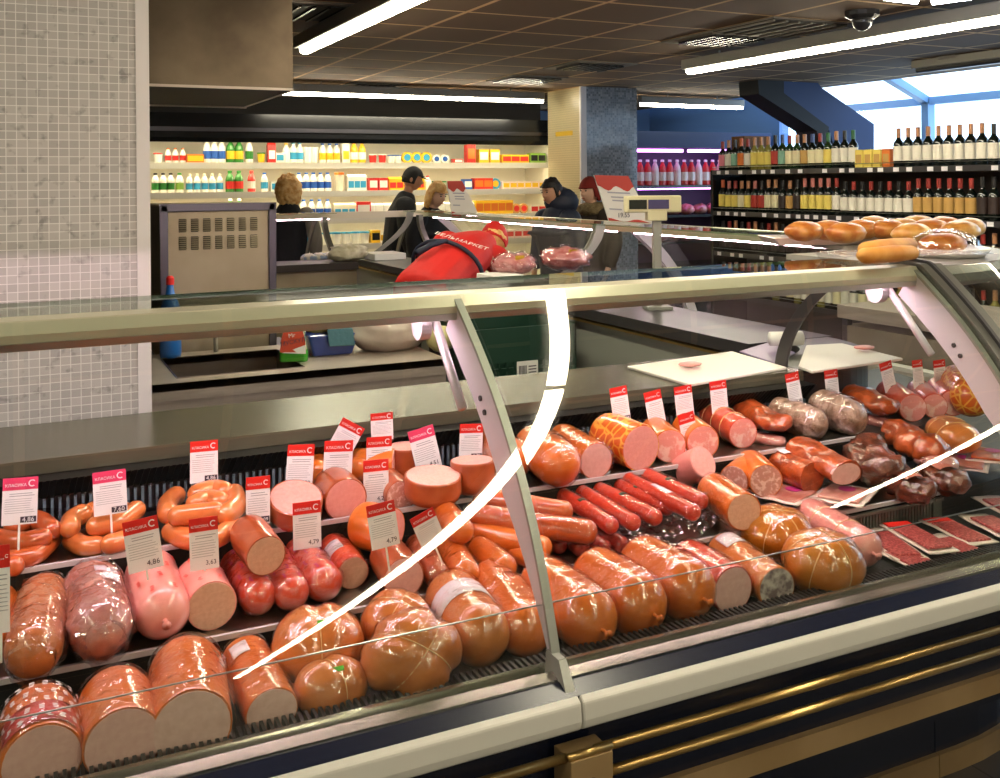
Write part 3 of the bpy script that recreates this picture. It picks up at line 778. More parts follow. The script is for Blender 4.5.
def ham(label, cx, cy, w, h, tier, grooves=4, skin='ham_orange', tilt=25, yaw=0, lift=0, depthk=1.0, amt=.09, name='tied_ham', mark=None, twin=False, wrap=True):
    NSEED[0] += 1; sd = NSEED[0]
    p, r = solve(cx, cy, w, tier, lift)
    rz = h / 2000 * depth(p) / .97
    p = at(cx, cy, Z=deckz(tier) + lift + rz * .96)
    ax = Matrix.Rotation(math.radians(yaw), 3, 'Z') @ Matrix.Rotation(math.radians(tilt), 3, 'X')
    inv = ax.inverted()
    def fn(d):
        q = inv @ d
        th = math.atan2(q.y, q.x); s = math.hypot(q.x, q.y)
        g = 0
        if twin:
            g = math.exp(-(q.x / .16) ** 2) * 1.2
        else:
            for k in range(grooves):
                dd = (th - (k + .5) * 2 * math.pi / grooves + math.pi) % (2 * math.pi) - math.pi
                g += math.exp(-(dd * s / .17) ** 2)
            g = min(g, 1.25)
        return (1 - amt * g) * (1 + .03 * noise.noise(d * 2.2 + Vector((sd, 0, 0)))) * 1.02
    o = MB().sphere((0, 0, 0), r, r * depthk, rz, 40, 26, fn).build(name, skin, smooth=True, loc=p)
    tag(o, label, 'ham')
    n = 1 if twin else grooves
    for k in range(n if twin else grooves // 2 if grooves % 2 == 0 else grooves):
        pts = []
        for j in range(33):
            an = 2 * math.pi * j / 32
            if twin: q = Vector((0, math.cos(an), math.sin(an)))
            else:
                th = (k + .5) * 2 * math.pi / grooves
                q = Vector((math.cos(th) * math.sin(an), math.sin(th) * math.sin(an), math.cos(an)))
            d = ax @ q; kk = fn(d) * 1.012
            pts.append((d.x * r * kk, d.y * r * depthk * kk, d.z * rz * kk))
        MB().tube(pts, .0010, 5).build('string', 'string', o)
    if mark:
        d = Vector((mark[0], -.55, 1)).normalized(); kk = fn(d) * 1.02
        c = Vector((d.x * r * kk, d.y * r * depthk * kk, d.z * rz * kk))
        MB().box(-.011, .011, -.004, .004, -.0015, .0015).xf(Matrix.Translation(c) @ Matrix.Rotation(.9, 4, 'X')).build('green_sticker', 'green_label', o)
    if wrap:
        MB().sphere((0, 0, 0), r * 1.015 + .001, (r * depthk) * 1.015 + .001, rz * 1.015 + .001, 40, 26, lambda d: max(fn(d), .93) * (1 + .012 * noise.noise(d * 9))).build('plastic_wrap', 'film', o, smooth=True)
    return o

# ---- bottom row (tier 0), left to right
log('bologna_sausage', 'thick cut sausage in red printed casing at the lower left corner of the counter', (42, 762), (38, 716), 78, 0, 'skin_orange', 'flesh_mauve', printed=('white_card', 5, 7), wrap='film', minlen=.14, lab=(.04, .40, 35, 150, 'red_band'))
log('bologna_sausage', 'thick cut sausage in plain orange casing, second from the left in the bottom row', (123, 745), (114, 697), 77, 0, 'skin_orange', 'flesh_mauve', wrap='film', minlen=.15)
log('bologna_sausage', 'thickest cut orange sausage, greyish face, leaning in the bottom row beside the plain one', (192, 728), (186, 672), 80, 0, 'skin_orange', 'flesh_grey', wrap='film', minlen=.2)
log('bologna_sausage', 'narrow orange sausage with a white sticker and small grey cut end, bottom row', (272, 712), (244, 655), 54, 0, 'skin_orange', 'flesh_grey', wrap='film', lab=(.62, .8, 95, 135, 'label_white'), squash=.9, minlen=.19)
ham('large twin-lobed ham with a green sticker behind the small heart-shaped one', 318, 645, 92, 74, 0, twin=True, skin='ham_orange', yaw=-10, mark=(.0, 0), lift=.005)
ham('small heart-shaped ham with a green sticker, nearest the front grille', 331, 686, 76, 54, 0, twin=True, skin='ham_orange', yaw=15, mark=(.1, 0), amt=.09, depthk=.8)
ham('round ham half hidden behind the big four-lobed ham', 396, 622, 70, 60, 0, grooves=4, skin='ham_orange', lift=.01, amt=.06)
ham('big four-lobed ham tied with crossing string in the middle of the bottom row', 412, 655, 103, 84, 0, grooves=4, skin='ham_orange', tilt=62, yaw=8, amt=.13, depthk=.8)
log('tied_ham_roll', 'orange ham roll with a white paper band, right of the four-lobed ham', (482, 638), (452, 598), 62, 0, 'ham_orange', front='dome', wrap='film', lab=(.42, .66, 20, 175, 'label_white'), minlen=.2, cat='ham')
log('bologna_sausage', 'orange whole sausage behind the paper-banded roll, left of the glass joint', (505, 604), (488, 580), 48, 0, 'skin_orange', front='dome', lift=.01, wrap='film', minlen=.12)
log('bologna_sausage', 'orange whole sausage partly covered by the joint post of the glass', (527, 632), (506, 598), 54, 0, 'skin_orange', front='dome', wrap='film', minlen=.17)
log('bologna_sausage', 'first fat orange sausage right of the glass joint post', (592, 622), (540, 583), 63, 0, 'skin_orange', front='dome', wrap='film', knot=True, maxy=1)
log('bologna_sausage', 'second fat orange sausage right of the glass joint post', (642, 607), (592, 574), 63, 0, 'skin_orange', front='dome', wrap='film', knot=True)
log('bologna_sausage', 'third fat orange sausage right of the joint, touching the reddish cut one', (691, 592), (638, 562), 62, 0, 'skin_orange', front='dome', wrap='film', knot=True)
log('bologna_sausage', 'reddish brown sausage with a mauve cut face in the bottom row', (733, 590), (685, 560), 48, 0, 'skin_redprint', 'flesh_mauve', wrap='film')
log('blood_sausage', 'lobed orange sausage with a white label and marbled dark cut end', (777, 588), (722, 550), 42, 0, 'ham_orange', 'flesh_blood', lobes=3, lobe_amt=.12, strings=2, lab=(.62, .85, 60, 130, 'label_white'), wrap='film')
ham('golden tied ham ball, the rear one of the pair near the pink sausage', 776, 532, 76, 52, 0, grooves=6, skin='ham_gold', tilt=10, amt=.07, lift=.012)
ham('golden tied ham ball, the front one resting against the grille', 823, 562, 82, 64, 0, grooves=6, skin='ham_gold', tilt=15, amt=.07)
log('bologna_sausage', 'long pale pink sausage with tied end right of the golden ham balls', (866, 549), (808, 514), 38, 0, 'skin_pink', front='dome', strings=2, knot=True, lift=.008, wrap='film')

# ---- middle row (tier 1)
log('bologna_sausage', 'sliver of an orange sausage at the left edge of the picture', (-6, 640), (-4, 580), 44, 1, 'skin_orange', front='dome')
log('wrapped_sausage', 'pale orange sausage in clear plastic film, far left of the middle row', (33, 652), (44, 596), 56, 1, 'skin_orange2', front='dome', wrap='bag', minlen=.17)
log('wrapped_sausage', 'sausage pieces in a crumpled clear bag with a white label, left of the pink ones', (102, 632), (92, 585), 60, 1, 'bacon', front='dome', wrap='bag', lump=.008, minlen=.16, lab=(.5, .75, 40, 90, 'label_white'))
log('pink_sausage', 'whole pink sausage with red print and a pleated tied end', (163, 614), (150, 572), 55, 1, 'skin_pink', front='dome', printed=('tag_red', 4, 3), knot=True, minlen=.16)
log('pink_sausage', 'pink sausage with red print and a round cut face, beside the pleated one', (212, 606), (197, 578), 50, 1, 'skin_pink', 'flesh_tan', printed=('tag_red', 3, 3), minlen=.13)
log('red_sausage', 'red sausage in printed film leaning under the tan cut sausage', (259, 598), (234, 560), 36, 1, 'skin_redprint', front='dome', wrap='film', printed=('print_purple', 5, 3))
log('red_sausage', 'red sausage in printed film between its two neighbours', (292, 594), (272, 556), 35, 1, 'skin_redprint', front='dome', wrap='film', printed=('print_purple', 5, 3))
log('red_sausage', 'red sausage in printed film with a torn tan end, next to the white-labelled one', (325, 584), (296, 548), 37, 1, 'skin_redprint', front='dome', wrap='film', printed=('print_purple', 5, 3))
log('liver_sausage', 'orange-brown sausage with a flat tan cut face lying on the red ones', (266, 556), (248, 532), 41, 1, 'skin_brown', 'flesh_tan', lift=.075, blift=.085, minlen=.09)
log('red_sausage', 'red sausage with a white label and a pinkish tan cut face', (353, 573), (330, 544), 33, 1, 'skin_red', 'flesh_tan', lab=(.3, .55, 95, 150, 'label_white'), wrap='film', minlen=.1)
log('bologna_sausage', 'short orange sausage with a pink face behind a tilted price tag', (391, 531), (362, 524), 46, 1, 'skin_orange', 'flesh_pink', lift=.04, blift=.04, minlen=.07)
log('brown_sausage', 'dark brown sausage with a wide mauve cut face under the tilted price tag', (404, 578), (388, 556), 42, 1, 'skin_brown', 'flesh_mauve', minlen=.11)
log('small_sausage', 'small red-brown sausage right of the brown cut one, rounded end', (438, 577), (416, 545), 26, 1, 'skin_brown', front='dome', wrap='film')
log('small_sausage', 'small orange sausage with a flattened end, middle of the group of small ones', (466, 574), (448, 544), 29, 1, 'skin_orange', front='dome', wrap='film')
log('small_sausage', 'small orange sausage pointing right with a tied end', (506, 568), (478, 548), 26, 1, 'skin_orange', front='dome', wrap='film')
log('small_sausage', 'small orange sausage just left of the joint post, lowest of the stack', (540, 562), (508, 548), 22, 1, 'skin_orange', front='dome')
log('small_sausage', 'plump sausage lying over the small ones below the half bologna', (462, 532), (440, 508), 27, 1, 'skin_orange', front='dome', lift=.055, blift=.065, wrap='film')
log('long_sausage', 'long smooth sausage, topmost of the three passing behind the joint post', (566, 512), (478, 498), 22, 1, 'skin_ring', front='dome', lift=.07, blift=.075)
log('long_sausage', 'long smooth sausage, middle one of the three passing behind the joint post', (590, 532), (470, 514), 24, 1, 'skin_ring', front='dome', lift=.035, blift=.06, bend=-.01, wrap='film')
log('long_sausage', 'long smooth sausage, lowest of the three left of the joint post', (545, 548), (470, 530), 22, 1, 'skin_orange', front='dome', lift=.02, blift=.03)
for i, (f, b) in enumerate((((560, 546), (536, 530)), ((582, 548), (560, 532)), ((604, 548), (582, 534)), ((622, 545), (600, 535)))):
    log('dry_sausage', 'dark red dry sausage end under the stick bundle, %s from the joint post' % ordn(i), f, b, 18, 1, 'skin_darkstick', front='dome', group='dry sausage ends', lump=.003)
sticks = (((612, 526), (552, 489)), ((634, 523), (572, 487)), ((656, 518), (590, 485)), ((668, 508), (606, 480)), ((694, 513), (628, 480)), ((702, 502), (636, 471)))
for i, (f, b) in enumerate(sticks):
    o = log('stick_sausage', 'thin red stick sausage, %s from the left in the film-wrapped row' % ordn(i), f, b, 17, 1, 'skin_stick', front='dome', group='stick sausages in film', lift=.045 if i < 4 else .06, blift=.05 if i < 4 else .065, wrap='film',
            lab=(.35, .6, 50, 110, 'label_white') if i == 4 else (.45, .5, 60, 120, 'clip_green') if i in (0, 2, 3, 5) else None)
for (pp, lb) in (([(604, 530), (640, 546), (684, 532), (672, 512)], 'crumpled clear film under the ends of the stick sausages, wider piece'), ([(676, 518), (702, 534), (722, 516), (704, 502)], 'pointed clear film corner beyond the last stick sausage')):
    P = [at(x, y, Z=DK1 + .03) for x, y in pp]; n = 14; vs = []; fs = []
    for j in range(n + 1):
        for i in range(n + 1):
            q = P[0].lerp(P[1], i / n).lerp(P[3].lerp(P[2], i / n), j / n) - P[0]; q.z += .02 * noise.noise(q * 60) + .008 * noise.noise(q * 160); vs.append(tuple(q))
    for j in range(n):
        for i in range(n): a = j * (n + 1) + i; fs.append((a, a + 1, a + n + 2, a + n + 1))
    tag(MB().add(vs, fs).build('film_wrap', 'bag_film', loc=P[0]), lb, 'plastic film')
log('pink_sausage', 'smooth pink sausage piece stood up with its cut face turned right', (703, 462), (678, 474), 32, 1, 'skin_pink', 'flesh_pink', lift=.075, blift=.02, minlen=.10)
log('orange_sausage', 'orange sausage with a tan cut face in front of the upright pink piece', (744, 512), (712, 490), 38, 1, 'skin_orange', 'flesh_tan', lift=.02, wrap='film', minlen=.12)
log('orange_sausage', 'orange sausage with a freckled cut face, left one of the pair behind', (734, 480), (752, 466), 30, 1, 'skin_orange', 'flesh_marble', lift=.02, minlen=.07)
log('orange_sausage', 'orange sausage with a freckled cut face, right one of the pair behind', (766, 481), (750, 465), 34, 1, 'skin_orange', 'flesh_marble', lift=.02, minlen=.09)
log('smoked_roll', 'smoked orange meat roll with a white label and a string loop', (812, 478), (776, 462), 30, 1, 'smoked', front='cut', flesh='smoked', lift=.02, lab=(.55, .85, 55, 110, 'label_white'), cat='meat', lump=.004)
log('smoked_slab', 'flat smoked pork slab with a grey cut end beside the labelled roll', (846, 474), (800, 448), 38, 1, 'smoked', 'flesh_grey', squash=.62, lift=.03, blift=.05, lump=.010, cat='meat')
log('smoked_ribs', 'dark knobbly smoked ribs right of the flat pork slab', (884, 470), (862, 448), 46, 1, 'smoked_dark', front='dome', squash=.6, lift=.015, lump=.026, cat='meat', minlen=.12)
log('smoked_slab', 'large reddish smoked pork cut behind the dark ribs', (932, 452), (896, 432), 38, 1, 'smoked', front='dome', squash=.65, lift=.035, lump=.018, cat='meat', minlen=.16)
log('smoked_ribs', 'dark meat chunk with a white sticker under the lamp reflection', (922, 492), (896, 478), 34, 1, 'smoked_dark', front='dome', squash=.75, lump=.018, lab=(.3, .8, 70, 130, 'bacon'), cat='meat')
log('smoked_ribs', 'second dark meat chunk to the right with a pale fat face', (955, 482), (930, 468), 32, 1, 'smoked_dark', front='dome', squash=.75, lump=.018, lab=(.3, .8, 70, 130, 'bacon'), cat='meat')
log('orange_ham', 'orange tied ham beside the end frame, under the lamp reflection', (962, 440), (944, 428), 42, 1, 'ham_orange', front='dome', squash=.7, lift=.03, strings=2, cat='ham', minlen=.12)
log('pale_bacon', 'pale wrapped bacon piece behind the dark meat chunks', (948, 466), (922, 458), 26, 1, 'bacon', front='dome', squash=.6, lift=.03, lump=.006, wrap='film', cat='meat')

# ---- top row (tier 2)
log('half_bologna', 'big bologna half with its bright pink face turned up, behind two price tags', (296, 497), (0, 0), 54, 2, 'skin_brown', 'flesh_pink', up=(.062, 24, 0))
log('half_bologna', 'bologna piece with a pink face facing the viewer beside the big half', (346, 500), (332, 486), 44, 2, 'skin_brown', 'flesh_pink', lift=-.01, minlen=.08)
log('round_sausage', 'orange sausage end peeping out between two white price tags', (318, 474), (316, 462), 26, 2, 'skin_orange', front='dome', lift=.03, minlen=.06)
log('round_sausage', 'orange sausage end behind the tallest pair of price tags', (360, 470), (358, 458), 26, 2, 'skin_orange', front='dome', lift=.03, minlen=.06)
log('round_sausage', 'orange sausage lying sideways with a pink face to the right', (394, 466), (366, 466), 34, 2, 'skin_orange', 'flesh_pink', lift=.02, minlen=.09)
log('half_bologna', 'bologna stump with its pink top just left of the tilted pink tag', (405, 446), (0, 0), 34, 2, 'skin_brown', 'flesh_pink', up=(.10, 2, 0))
log('marbled_sausage', 'speckled cut sausage face below the stack of price tags', (401, 496), (386, 482), 32, 2, 'skin_brown', 'flesh_marble', lift=-.01, minlen=.07)
log('half_bologna', 'large half bologna with a light pink top, centre of the top shelf', (433, 475), (0, 0), 57, 2, 'skin_brown', 'flesh_pink', up=(.072, 6, 0))
log('half_bologna', 'upright bologna piece with a narrow strip of pink top, right of the large half', (472, 460), (0, 0), 44, 2, 'skin_brown', 'flesh_pink', up=(.088, -3, 0))
log('bologna_sausage', 'whole orange sausage just behind the arm of the glass joint', (512, 462), (490, 442), 42, 2, 'skin_orange', front='dome', wrap='film', minlen=.1)
log('bologna_sausage', 'whole orange sausage under the end of the white lamp reflection', (560, 465), (532, 445), 46, 2, 'skin_orange', front='dome', wrap='film', minlen=.14)
log('bologna_sausage', 'orange sausage with a mauve cut face, left of the netted one', (596, 461), (562, 440), 37, 2, 'skin_orange', 'flesh_mauve', wrap='film', minlen=.13)
log('netted_sausage', 'fat netted orange sausage with a large bright pink cut face', (641, 448), (606, 434), 47, 2, 'netted', 'flesh_pink', minlen=.13)
log('ham_sausage', 'ham sausage with a blotchy pink face just right of the netted one', (670, 446), (654, 432), 34, 2, 'skin_orange', 'flesh_ham', minlen=.1)
log('ham_sausage', 'ham sausage with a blotchy pink face behind the grey price tag', (703, 442), (686, 428), 34, 2, 'skin_orange', 'flesh_ham', minlen=.1)
log('ham_sausage', 'reddish striped ham sausage with an oval pink face, right of the grey tag', (743, 433), (710, 415), 31, 2, 'skin_red', 'flesh_ham', strings=3, minlen=.14)
log('smoked_slab', 'long flat smoked bacon slab, first of the smoked meats on the top shelf', (778, 424), (742, 406), 32, 2, 'smoked', front='dome', squash=.55, lump=.013, cat='meat', lift=.01)
log('pale_bacon', 'pale pink bacon packet tucked under the long smoked slab', (780, 442), (756, 438), 20, 2, 'bacon', front='dome', squash=.6, lift=-.02, wrap='film', cat='meat', minlen=.1)
log('wrinkled_salami', 'wrinkled pale dried salami, left one of the two', (816, 424), (778, 412), 32, 2, 'wrinkled', front='dome', lump=.006, wrap='film', minlen=.14)
log('wrinkled_salami', 'wrinkled pale dried salami, right and thicker one of the two', (852, 418), (822, 406), 36, 2, 'wrinkled', front='dome', lump=.006, wrap='film', minlen=.14)
log('smoked_slab', 'smoked bacon slab right of the wrinkled salamis', (886, 408), (855, 392), 30, 2, 'smoked', front='dome', squash=.55, lump=.013, cat='meat', lift=.01)
log('pale_bacon', 'pale packet below the second smoked slab', (886, 424), (870, 420), 18, 2, 'bacon', front='dome', squash=.6, lift=-.02, wrap='film', cat='meat', minlen=.08)
log('ham_sausage', 'red cut sausage with an oval pink face near the end frame', (913, 408), (888, 392), 28, 2, 'skin_red', 'flesh_ham', minlen=.12)
log('ham_sausage', 'cut sausage with a blotchy face, second from the end frame', (935, 406), (918, 390), 25, 2, 'skin_red', 'flesh_ham', minlen=.1)
log('ham_sausage', 'cut sausage with a round blotchy face, nearest the end frame', (953, 403), (938, 388), 26, 2, 'skin_red', 'flesh_ham', minlen=.1)
log('netted_sausage', 'netted orange ham partly hidden by the arm at the end frame', (972, 398), (956, 382), 40, 2, 'netted', front='dome', minlen=.12, cat='ham')

# ---- wieners in dishes on the left of the top shelf
def arc_sausage(label, pts_px, w, z0s, skin, group):
    P = []
    for (px, py), z in zip(pts_px, z0s): P.append(at(px, py, Z=DK2 + z))
    # smooth curve through the points
    out = []
    n = len(P)
    for i in range(n - 1):
        a = P[max(i - 1, 0)]; b = P[i]; c = P[i + 1]; d = P[min(i + 2, n - 1)]
        for k in range(6):
            t = k / 6
            out.append(.5 * ((2 * b) + (c - a) * t + (2 * a - 5 * b + 4 * c - d) * t * t + (-a + 3 * b - 3 * c + d) * t ** 3))
    out.append(P[-1])
    r = w / 2000 * depth(P[0]); N = len(out)
    pre = (out[0] - out[1]).normalized(); post = (out[-1] - out[-2]).normalized()
    out = [out[0] + pre * r * k for k in (.95, .8, .5)] + out + [out[-1] + post * r * k for k in (.5, .8, .95)]
    rs = [r * .25, r * .6, r * .87] + [r] * N + [r * .87, r * .6, r * .25]
    c0 = P[0].copy()
    o = MB().tube([p - c0 for p in out], rs, 14).build('wiener', skin, smooth=True, loc=c0)
    return tag(o, label, 'sausage', group)
piles = [
    (30, 540, 'skin_ring', 'left edge dish', [([(14, 526), (36, 520), (52, 530)], .05), ([(-6, 538), (20, 542), (42, 538)], .045), ([(8, 560), (34, 556), (52, 540)], .02), ([(-8, 556), (6, 562), (14, 566)], .015)], 20),
    (100, 530, 'skin_wiener', 'dish under the pink tag', [([(82, 514), (72, 520), (70, 528)], .05), ([(92, 512), (108, 508), (124, 512)], .035), ([(96, 526), (118, 522), (136, 510)], .055), ([(72, 540), (84, 546), (96, 546)], .02), ([(110, 544), (124, 540), (136, 532)], .025)], 20),
    (198, 505, 'skin_wiener', 'fullest dish', [([(168, 514), (168, 504), (176, 496)], .05), ([(198, 494), (214, 490), (224, 492)], .065), ([(234, 494), (236, 506), (226, 514)], .055), ([(178, 516), (196, 514), (216, 512)], .06), ([(172, 532), (184, 538), (198, 540)], .02), ([(206, 540), (220, 536), (232, 526)], .025), ([(196, 504), (208, 500), (220, 502)], .06)], 21)]
for cx, cy, skin, nm, items, w in piles:
    c = at(cx, cy, Z=DK2 + .01)
    d = empty('plastic_dish', c, 'shallow clear plastic dish of wieners, ' + nm, 'dish')
    MB().lathe([(.055, -.008), (.085, .012), (.097, .035), (.095, .037), (.082, .014), (.05, -.004)], seg=26).build('bowl', 'film', d, smooth=True)
    for i, (pp, z) in enumerate(items):
        arc_sausage('curved orange wiener, %s piled in the %s' % (ordn(i), nm), pp, w, [z] * 3, skin, 'wieners in the ' + nm)

# ---- vacuum packs at the right
def pack(label, p0, wid, dep, rz, tx=0, ty=0, meat='salami_red', group=None, head=True):
    t = empty('vacuum_pack', p0, label, 'packet', group, rz=math.radians(rz)); t.rotation_euler = (math.radians(tx), math.radians(ty), math.radians(rz))
    m = MB(); n = 10
    vs = []; fs = []
    for j in range(n + 1):
        for i in range(n + 1):
            x = (i / n - .5) * wid; y = (j / n - .5) * dep
            z = .003 * noise.noise(Vector((x * 30, y * 30, p0[0] * 9)))
            vs.append((x, y, z))
    for j in range(n):
        for i in range(n): a = j * (n + 1) + i; fs.append((a, a + 1, a + n + 2, a + n + 1))
    q = m.add(vs, fs).build('backing', 'pack_white', t, smooth=True); so = q.modifiers.new('t', 'SOLIDIFY'); so.thickness = .003
    MB().box(-wid * .40, wid * .40, -dep * .42, dep * .30, .001, .008).build('sliced_meat', meat, t, bevel=.003)
    if head:
        MB().box(-wid * .42, wid * .42, dep * .33, dep * .46, .004, .0065).build('printed_header', 'tag_red', t)
    return t
PK_ = [((868, 528), (912, 560), .004), ((893, 523), (945, 552), .012), ((932, 519), (985, 545), .004), ((972, 514), (1020, 538), .012), ((886, 548), (935, 572), .0), ((930, 536), (985, 560), .0), ((985, 496), (1030, 520), .03), ((850, 516), (880, 530), .0)]
for k, (a_, b_, z) in enumerate(PK_):
    p0 = at(*a_, Z=DK0 + .012 + z); p1 = at(*b_, Z=DK0 + .012 + z)
    d = p1 - p0; c = (p0 + p1) / 2; L = d.length
    pack('flat vacuum pack of sliced salami, %s of the spread packs counted from the pink sausage' % ordn(k), c, .085, L, math.degrees(math.atan2(d.y, d.x)) + 90, meat='salami_red', group='salami packs', head=(k in (1, 2, 7)))
for (px, py, rz, z, mt, lb) in ((790, 494, -70, .02, 'bacon', 'pink vacuum pack with purple print under the freckled sausages'), (845, 494, -60, .03, 'bacon', 'vacuum pack of smoked pork with purple print in front of the slab'), (965, 462, -55, .04, 'bacon', 'vacuum pack with purple print beside the end frame'), (992, 455, -55, .05, 'smoked', 'vacuum pack at the right edge of the picture, above the salami packs')):
    p = at(px, py, Z=DK1 + z)
    t = pack(lb, p, .13, .17, rz, meat=mt, head=False)
    MB().lathe([(.022, .009), (.022, .0095)], (0, .02, 0), 20).build('printed_logo', 'print_purple', t)
# low slotted divider between salami packs and the row behind
xa_ = at(838, 512, Y=1.935).x; xm_ = at(938, 490, Y=1.935).x
for (x0_, x1_, nm) in ((xa_, xm_ - .02, 'left'), (xm_ + .02, XEND - .03, 'right')):
    m = MB()
    n = int((x1_ - x0_) / .011)
    for i in range(n): m.box(i * .011, i * .011 + .0045, 0, .004, .0, .05)
    m.box(0, x1_ - x0_, -.002, .006, .046, .054).box(0, x1_ - x0_, .005, .008, 0, .05)
    tag(m.build('slotted_divider', 'frame_grey', loc=(x0_, 1.935, DK0 + .008)), 'low slotted grey divider behind the salami packs, %s section' % nm, 'divider')

# ================================================================== PRICE TAGS
TAGS = [  # x centre, y top, y bottom, width, tilt deg, plane Y, header, price, dark patch, label
    (20, 478, 524, 30, 2, 2.20, 'tag_pink', '4,86', 1, 'pink-headed tag at the far left of the top shelf'),
    (110, 471, 514, 29, -2, 2.22, 'tag_pink', '7,60', 1, 'pink-headed tag over the second wiener dish'),
    (204, 441, 482, 25, 1, 2.40, 'tag_red', '4,86', 1, 'tag standing alone against the steel lip above the fullest wiener dish'),
    (1, 546, 632, 15, 0, 1.93, 'tag_red', '', 0, 'tag cut off by the left edge of the picture'),
    (143, 519, 570, 31, -7, 2.04, 'tag_red', '4,86', 0, 'tag above the whole pink sausage with the pleated end'),
    (204, 518, 569, 26, -1, 2.04, 'tag_red', '3,63', 0, 'tag above the cut pink sausage'),
    (258, 477, 524, 22, 1, 2.20, 'tag_red', '4,09', 1, 'tag between the fullest wiener dish and the big pink half'),
    (300, 445, 488, 25, 5, 2.30, 'tag_red', '4,50', 0, 'tag standing on the big pink bologna half'),
    (307, 502, 548, 26, 0, 2.12, 'tag_red', '4,79', 0, 'tag hanging below the big pink bologna half'),
    (346, 424, 452, 24, 32, 2.36, 'tag_red', '', 0, 'tag strongly tilted behind the others left of centre'),
    (338, 441, 483, 27, 4, 2.30, 'tag_red', '3,85', 1, 'tag in front of the strongly tilted one'),
    (382, 413, 440, 21, 0, 2.42, 'tag_red', '', 0, 'tag at the rear of the column of four'),
    (379, 437, 476, 24, 2, 2.34, 'tag_red', '4,77', 1, 'tag second in the column of four'),
    (376, 460, 504, 24, 1, 2.24, 'tag_red', '4,25', 0, 'tag third in the column of four'),
    (383, 503, 547, 27, -7, 1.96, 'tag_red', '4,79', 0, 'tag at the front of the column of four, tilted'),
    (425, 428, 470, 25, -12, 2.32, 'tag_pink', '4,51', 0, 'faded pink-headed tag standing on the large half bologna'),
    (428, 514, 545, 24, -22, 1.98, 'tag_red', '', 0, 'tag tilted behind the thin end of the lamp reflection'),
    (471, 424, 459, 23, 4, 2.36, 'tag_red', '4,70', 1, 'tag above the upright bologna piece'),
    (620, 387, 422, 18, -6, 2.36, 'tag_red', '5,60', 1, 'tag above the netted sausage'),
    (655, 391, 427, 18, -9, 2.36, 'tag_red', '5,44', 0, 'tag just right of the netted sausage, tilted'),
    (684, 386, 416, 19, -4, 2.40, 'tag_red', '', 0, 'tag behind the grey-bodied one'),
    (689, 413, 451, 17, -10, 2.26, 'tag_red', '4,98', 0, 'tag with a grey body in front of the ham sausage'),
    (719, 381, 413, 18, -3, 2.40, 'tag_red', '5,85', 1, 'tag above the reddish striped ham sausage'),
    (794, 373, 405, 15, -8, 2.44, 'tag_red', '8,20', 0, 'tag above the left wrinkled salami'),
    (832, 370, 401, 15, -3, 2.44, 'tag_red', '8,76', 0, 'tag above the right wrinkled salami'),
    (888, 362, 391, 14, -12, 2.44, 'tag_red', '6,39', 1, 'tag tilted above the second smoked slab'),
    (918, 360, 388, 12, -2, 2.44, 'tag_red', '5,12', 0, 'tag next to last before the end frame'),
    (940, 360, 388, 14, -2, 2.44, 'tag_red', '5,97', 0, 'tag nearest the end frame'),
]
for (cx, yt, yb, w, tilt, Y, hd, price, patch, lb) in TAGS:
    Y = min(Y, 2.385)
    a_ = at(cx, yt, Y=Y); b_ = at(cx, yb, Y=Y)
    D = depth(b_); H_ = (yb - yt) / 1000 * D / math.cos(math.radians(min(abs(tilt), 20))); Wd = w / 1000 * D / .93
    if abs(tilt) > 20: H_ *= 1.1
    t = empty('price_tag', (a_ + b_) / 2, '%s-headed price %s' % ('pink' if hd == 'tag_pink' else 'red', lb.replace('pink-headed ', '').replace('faded ', '')), 'price tag', 'price tags in the sausage counter')
    t.rotation_euler = (math.radians(-4), math.radians(tilt), math.radians(-4))
    h2 = H_ / 2; w2 = Wd / 2; hh = H_ * .26
    MB().box(-w2, w2, -.0006, .0006, -h2, h2 - hh).build('card', 'white_card', t)
    MB().box(-w2, w2, -.0010, .0006, h2 - hh, h2).build('header', hd, t)
    s = Wd
    text('header_lettering', 'КЛАСИКА', s * .125, 'white_card', t, (-s * .13, -.0012, h2 - hh * .62), (math.pi / 2, 0, 0))
    m = MB()
    for k in range(9):
        a0 = math.radians(40 + k * 30); a1 = math.radians(40 + (k + 1) * 30)
        c = (s * .33, h2 - hh * .5); r0, r1 = s * .075, s * .11
        m.add([(c[0] + r0 * math.cos(a0), -.0013, c[1] + r0 * math.sin(a0)), (c[0] + r1 * math.cos(a0), -.0013, c[1] + r1 * math.sin(a0)), (c[0] + r1 * math.cos(a1), -.0013, c[1] + r1 * math.sin(a1)), (c[0] + r0 * math.cos(a1), -.0013, c[1] + r0 * math.sin(a1))], [(0, 1, 2, 3)])
    m.build('header_logo', 'white_card', t)
    m = MB(); random.seed(int(cx * 7 + yt))
    top = h2 - hh
    bod = H_ - hh
    for k in range(9):
        z = top - bod * (.10 + .065 * k + (.03 if k > 1 else 0)); x1 = w2 * random.uniform(.55, .85)
        m.box(-w2 * .85 if k > 1 else -w2 * .6, x1, -.0009, -.0006, z - bod * (.012 if k > 1 else .02), z)
    m.build('small_print', 'tag_grey', t)
    if price:
        if patch:
            MB().box(w2 * .05, w2 * .95, -.0010, -.0006, -h2 + bod * .05, -h2 + bod * .22).build('price_patch', 'tag_ink', t)
            text('price', price, s * .20, 'white_card', t, (w2 * .5, -.0013, -h2 + bod * .13), (math.pi / 2, 0, 0))
        else:
            text('price', price, s * .22, 'tag_ink', t, (w2 * .45, -.0011, -h2 + bod * .17), (math.pi / 2, 0, 0))
    MB().box(-.002, .002, .0004, .0016, -h2 - .05, -h2 + .02).build('spike', 'white', t)

# ================================================================== STAFF SIDE
sx = 2.355
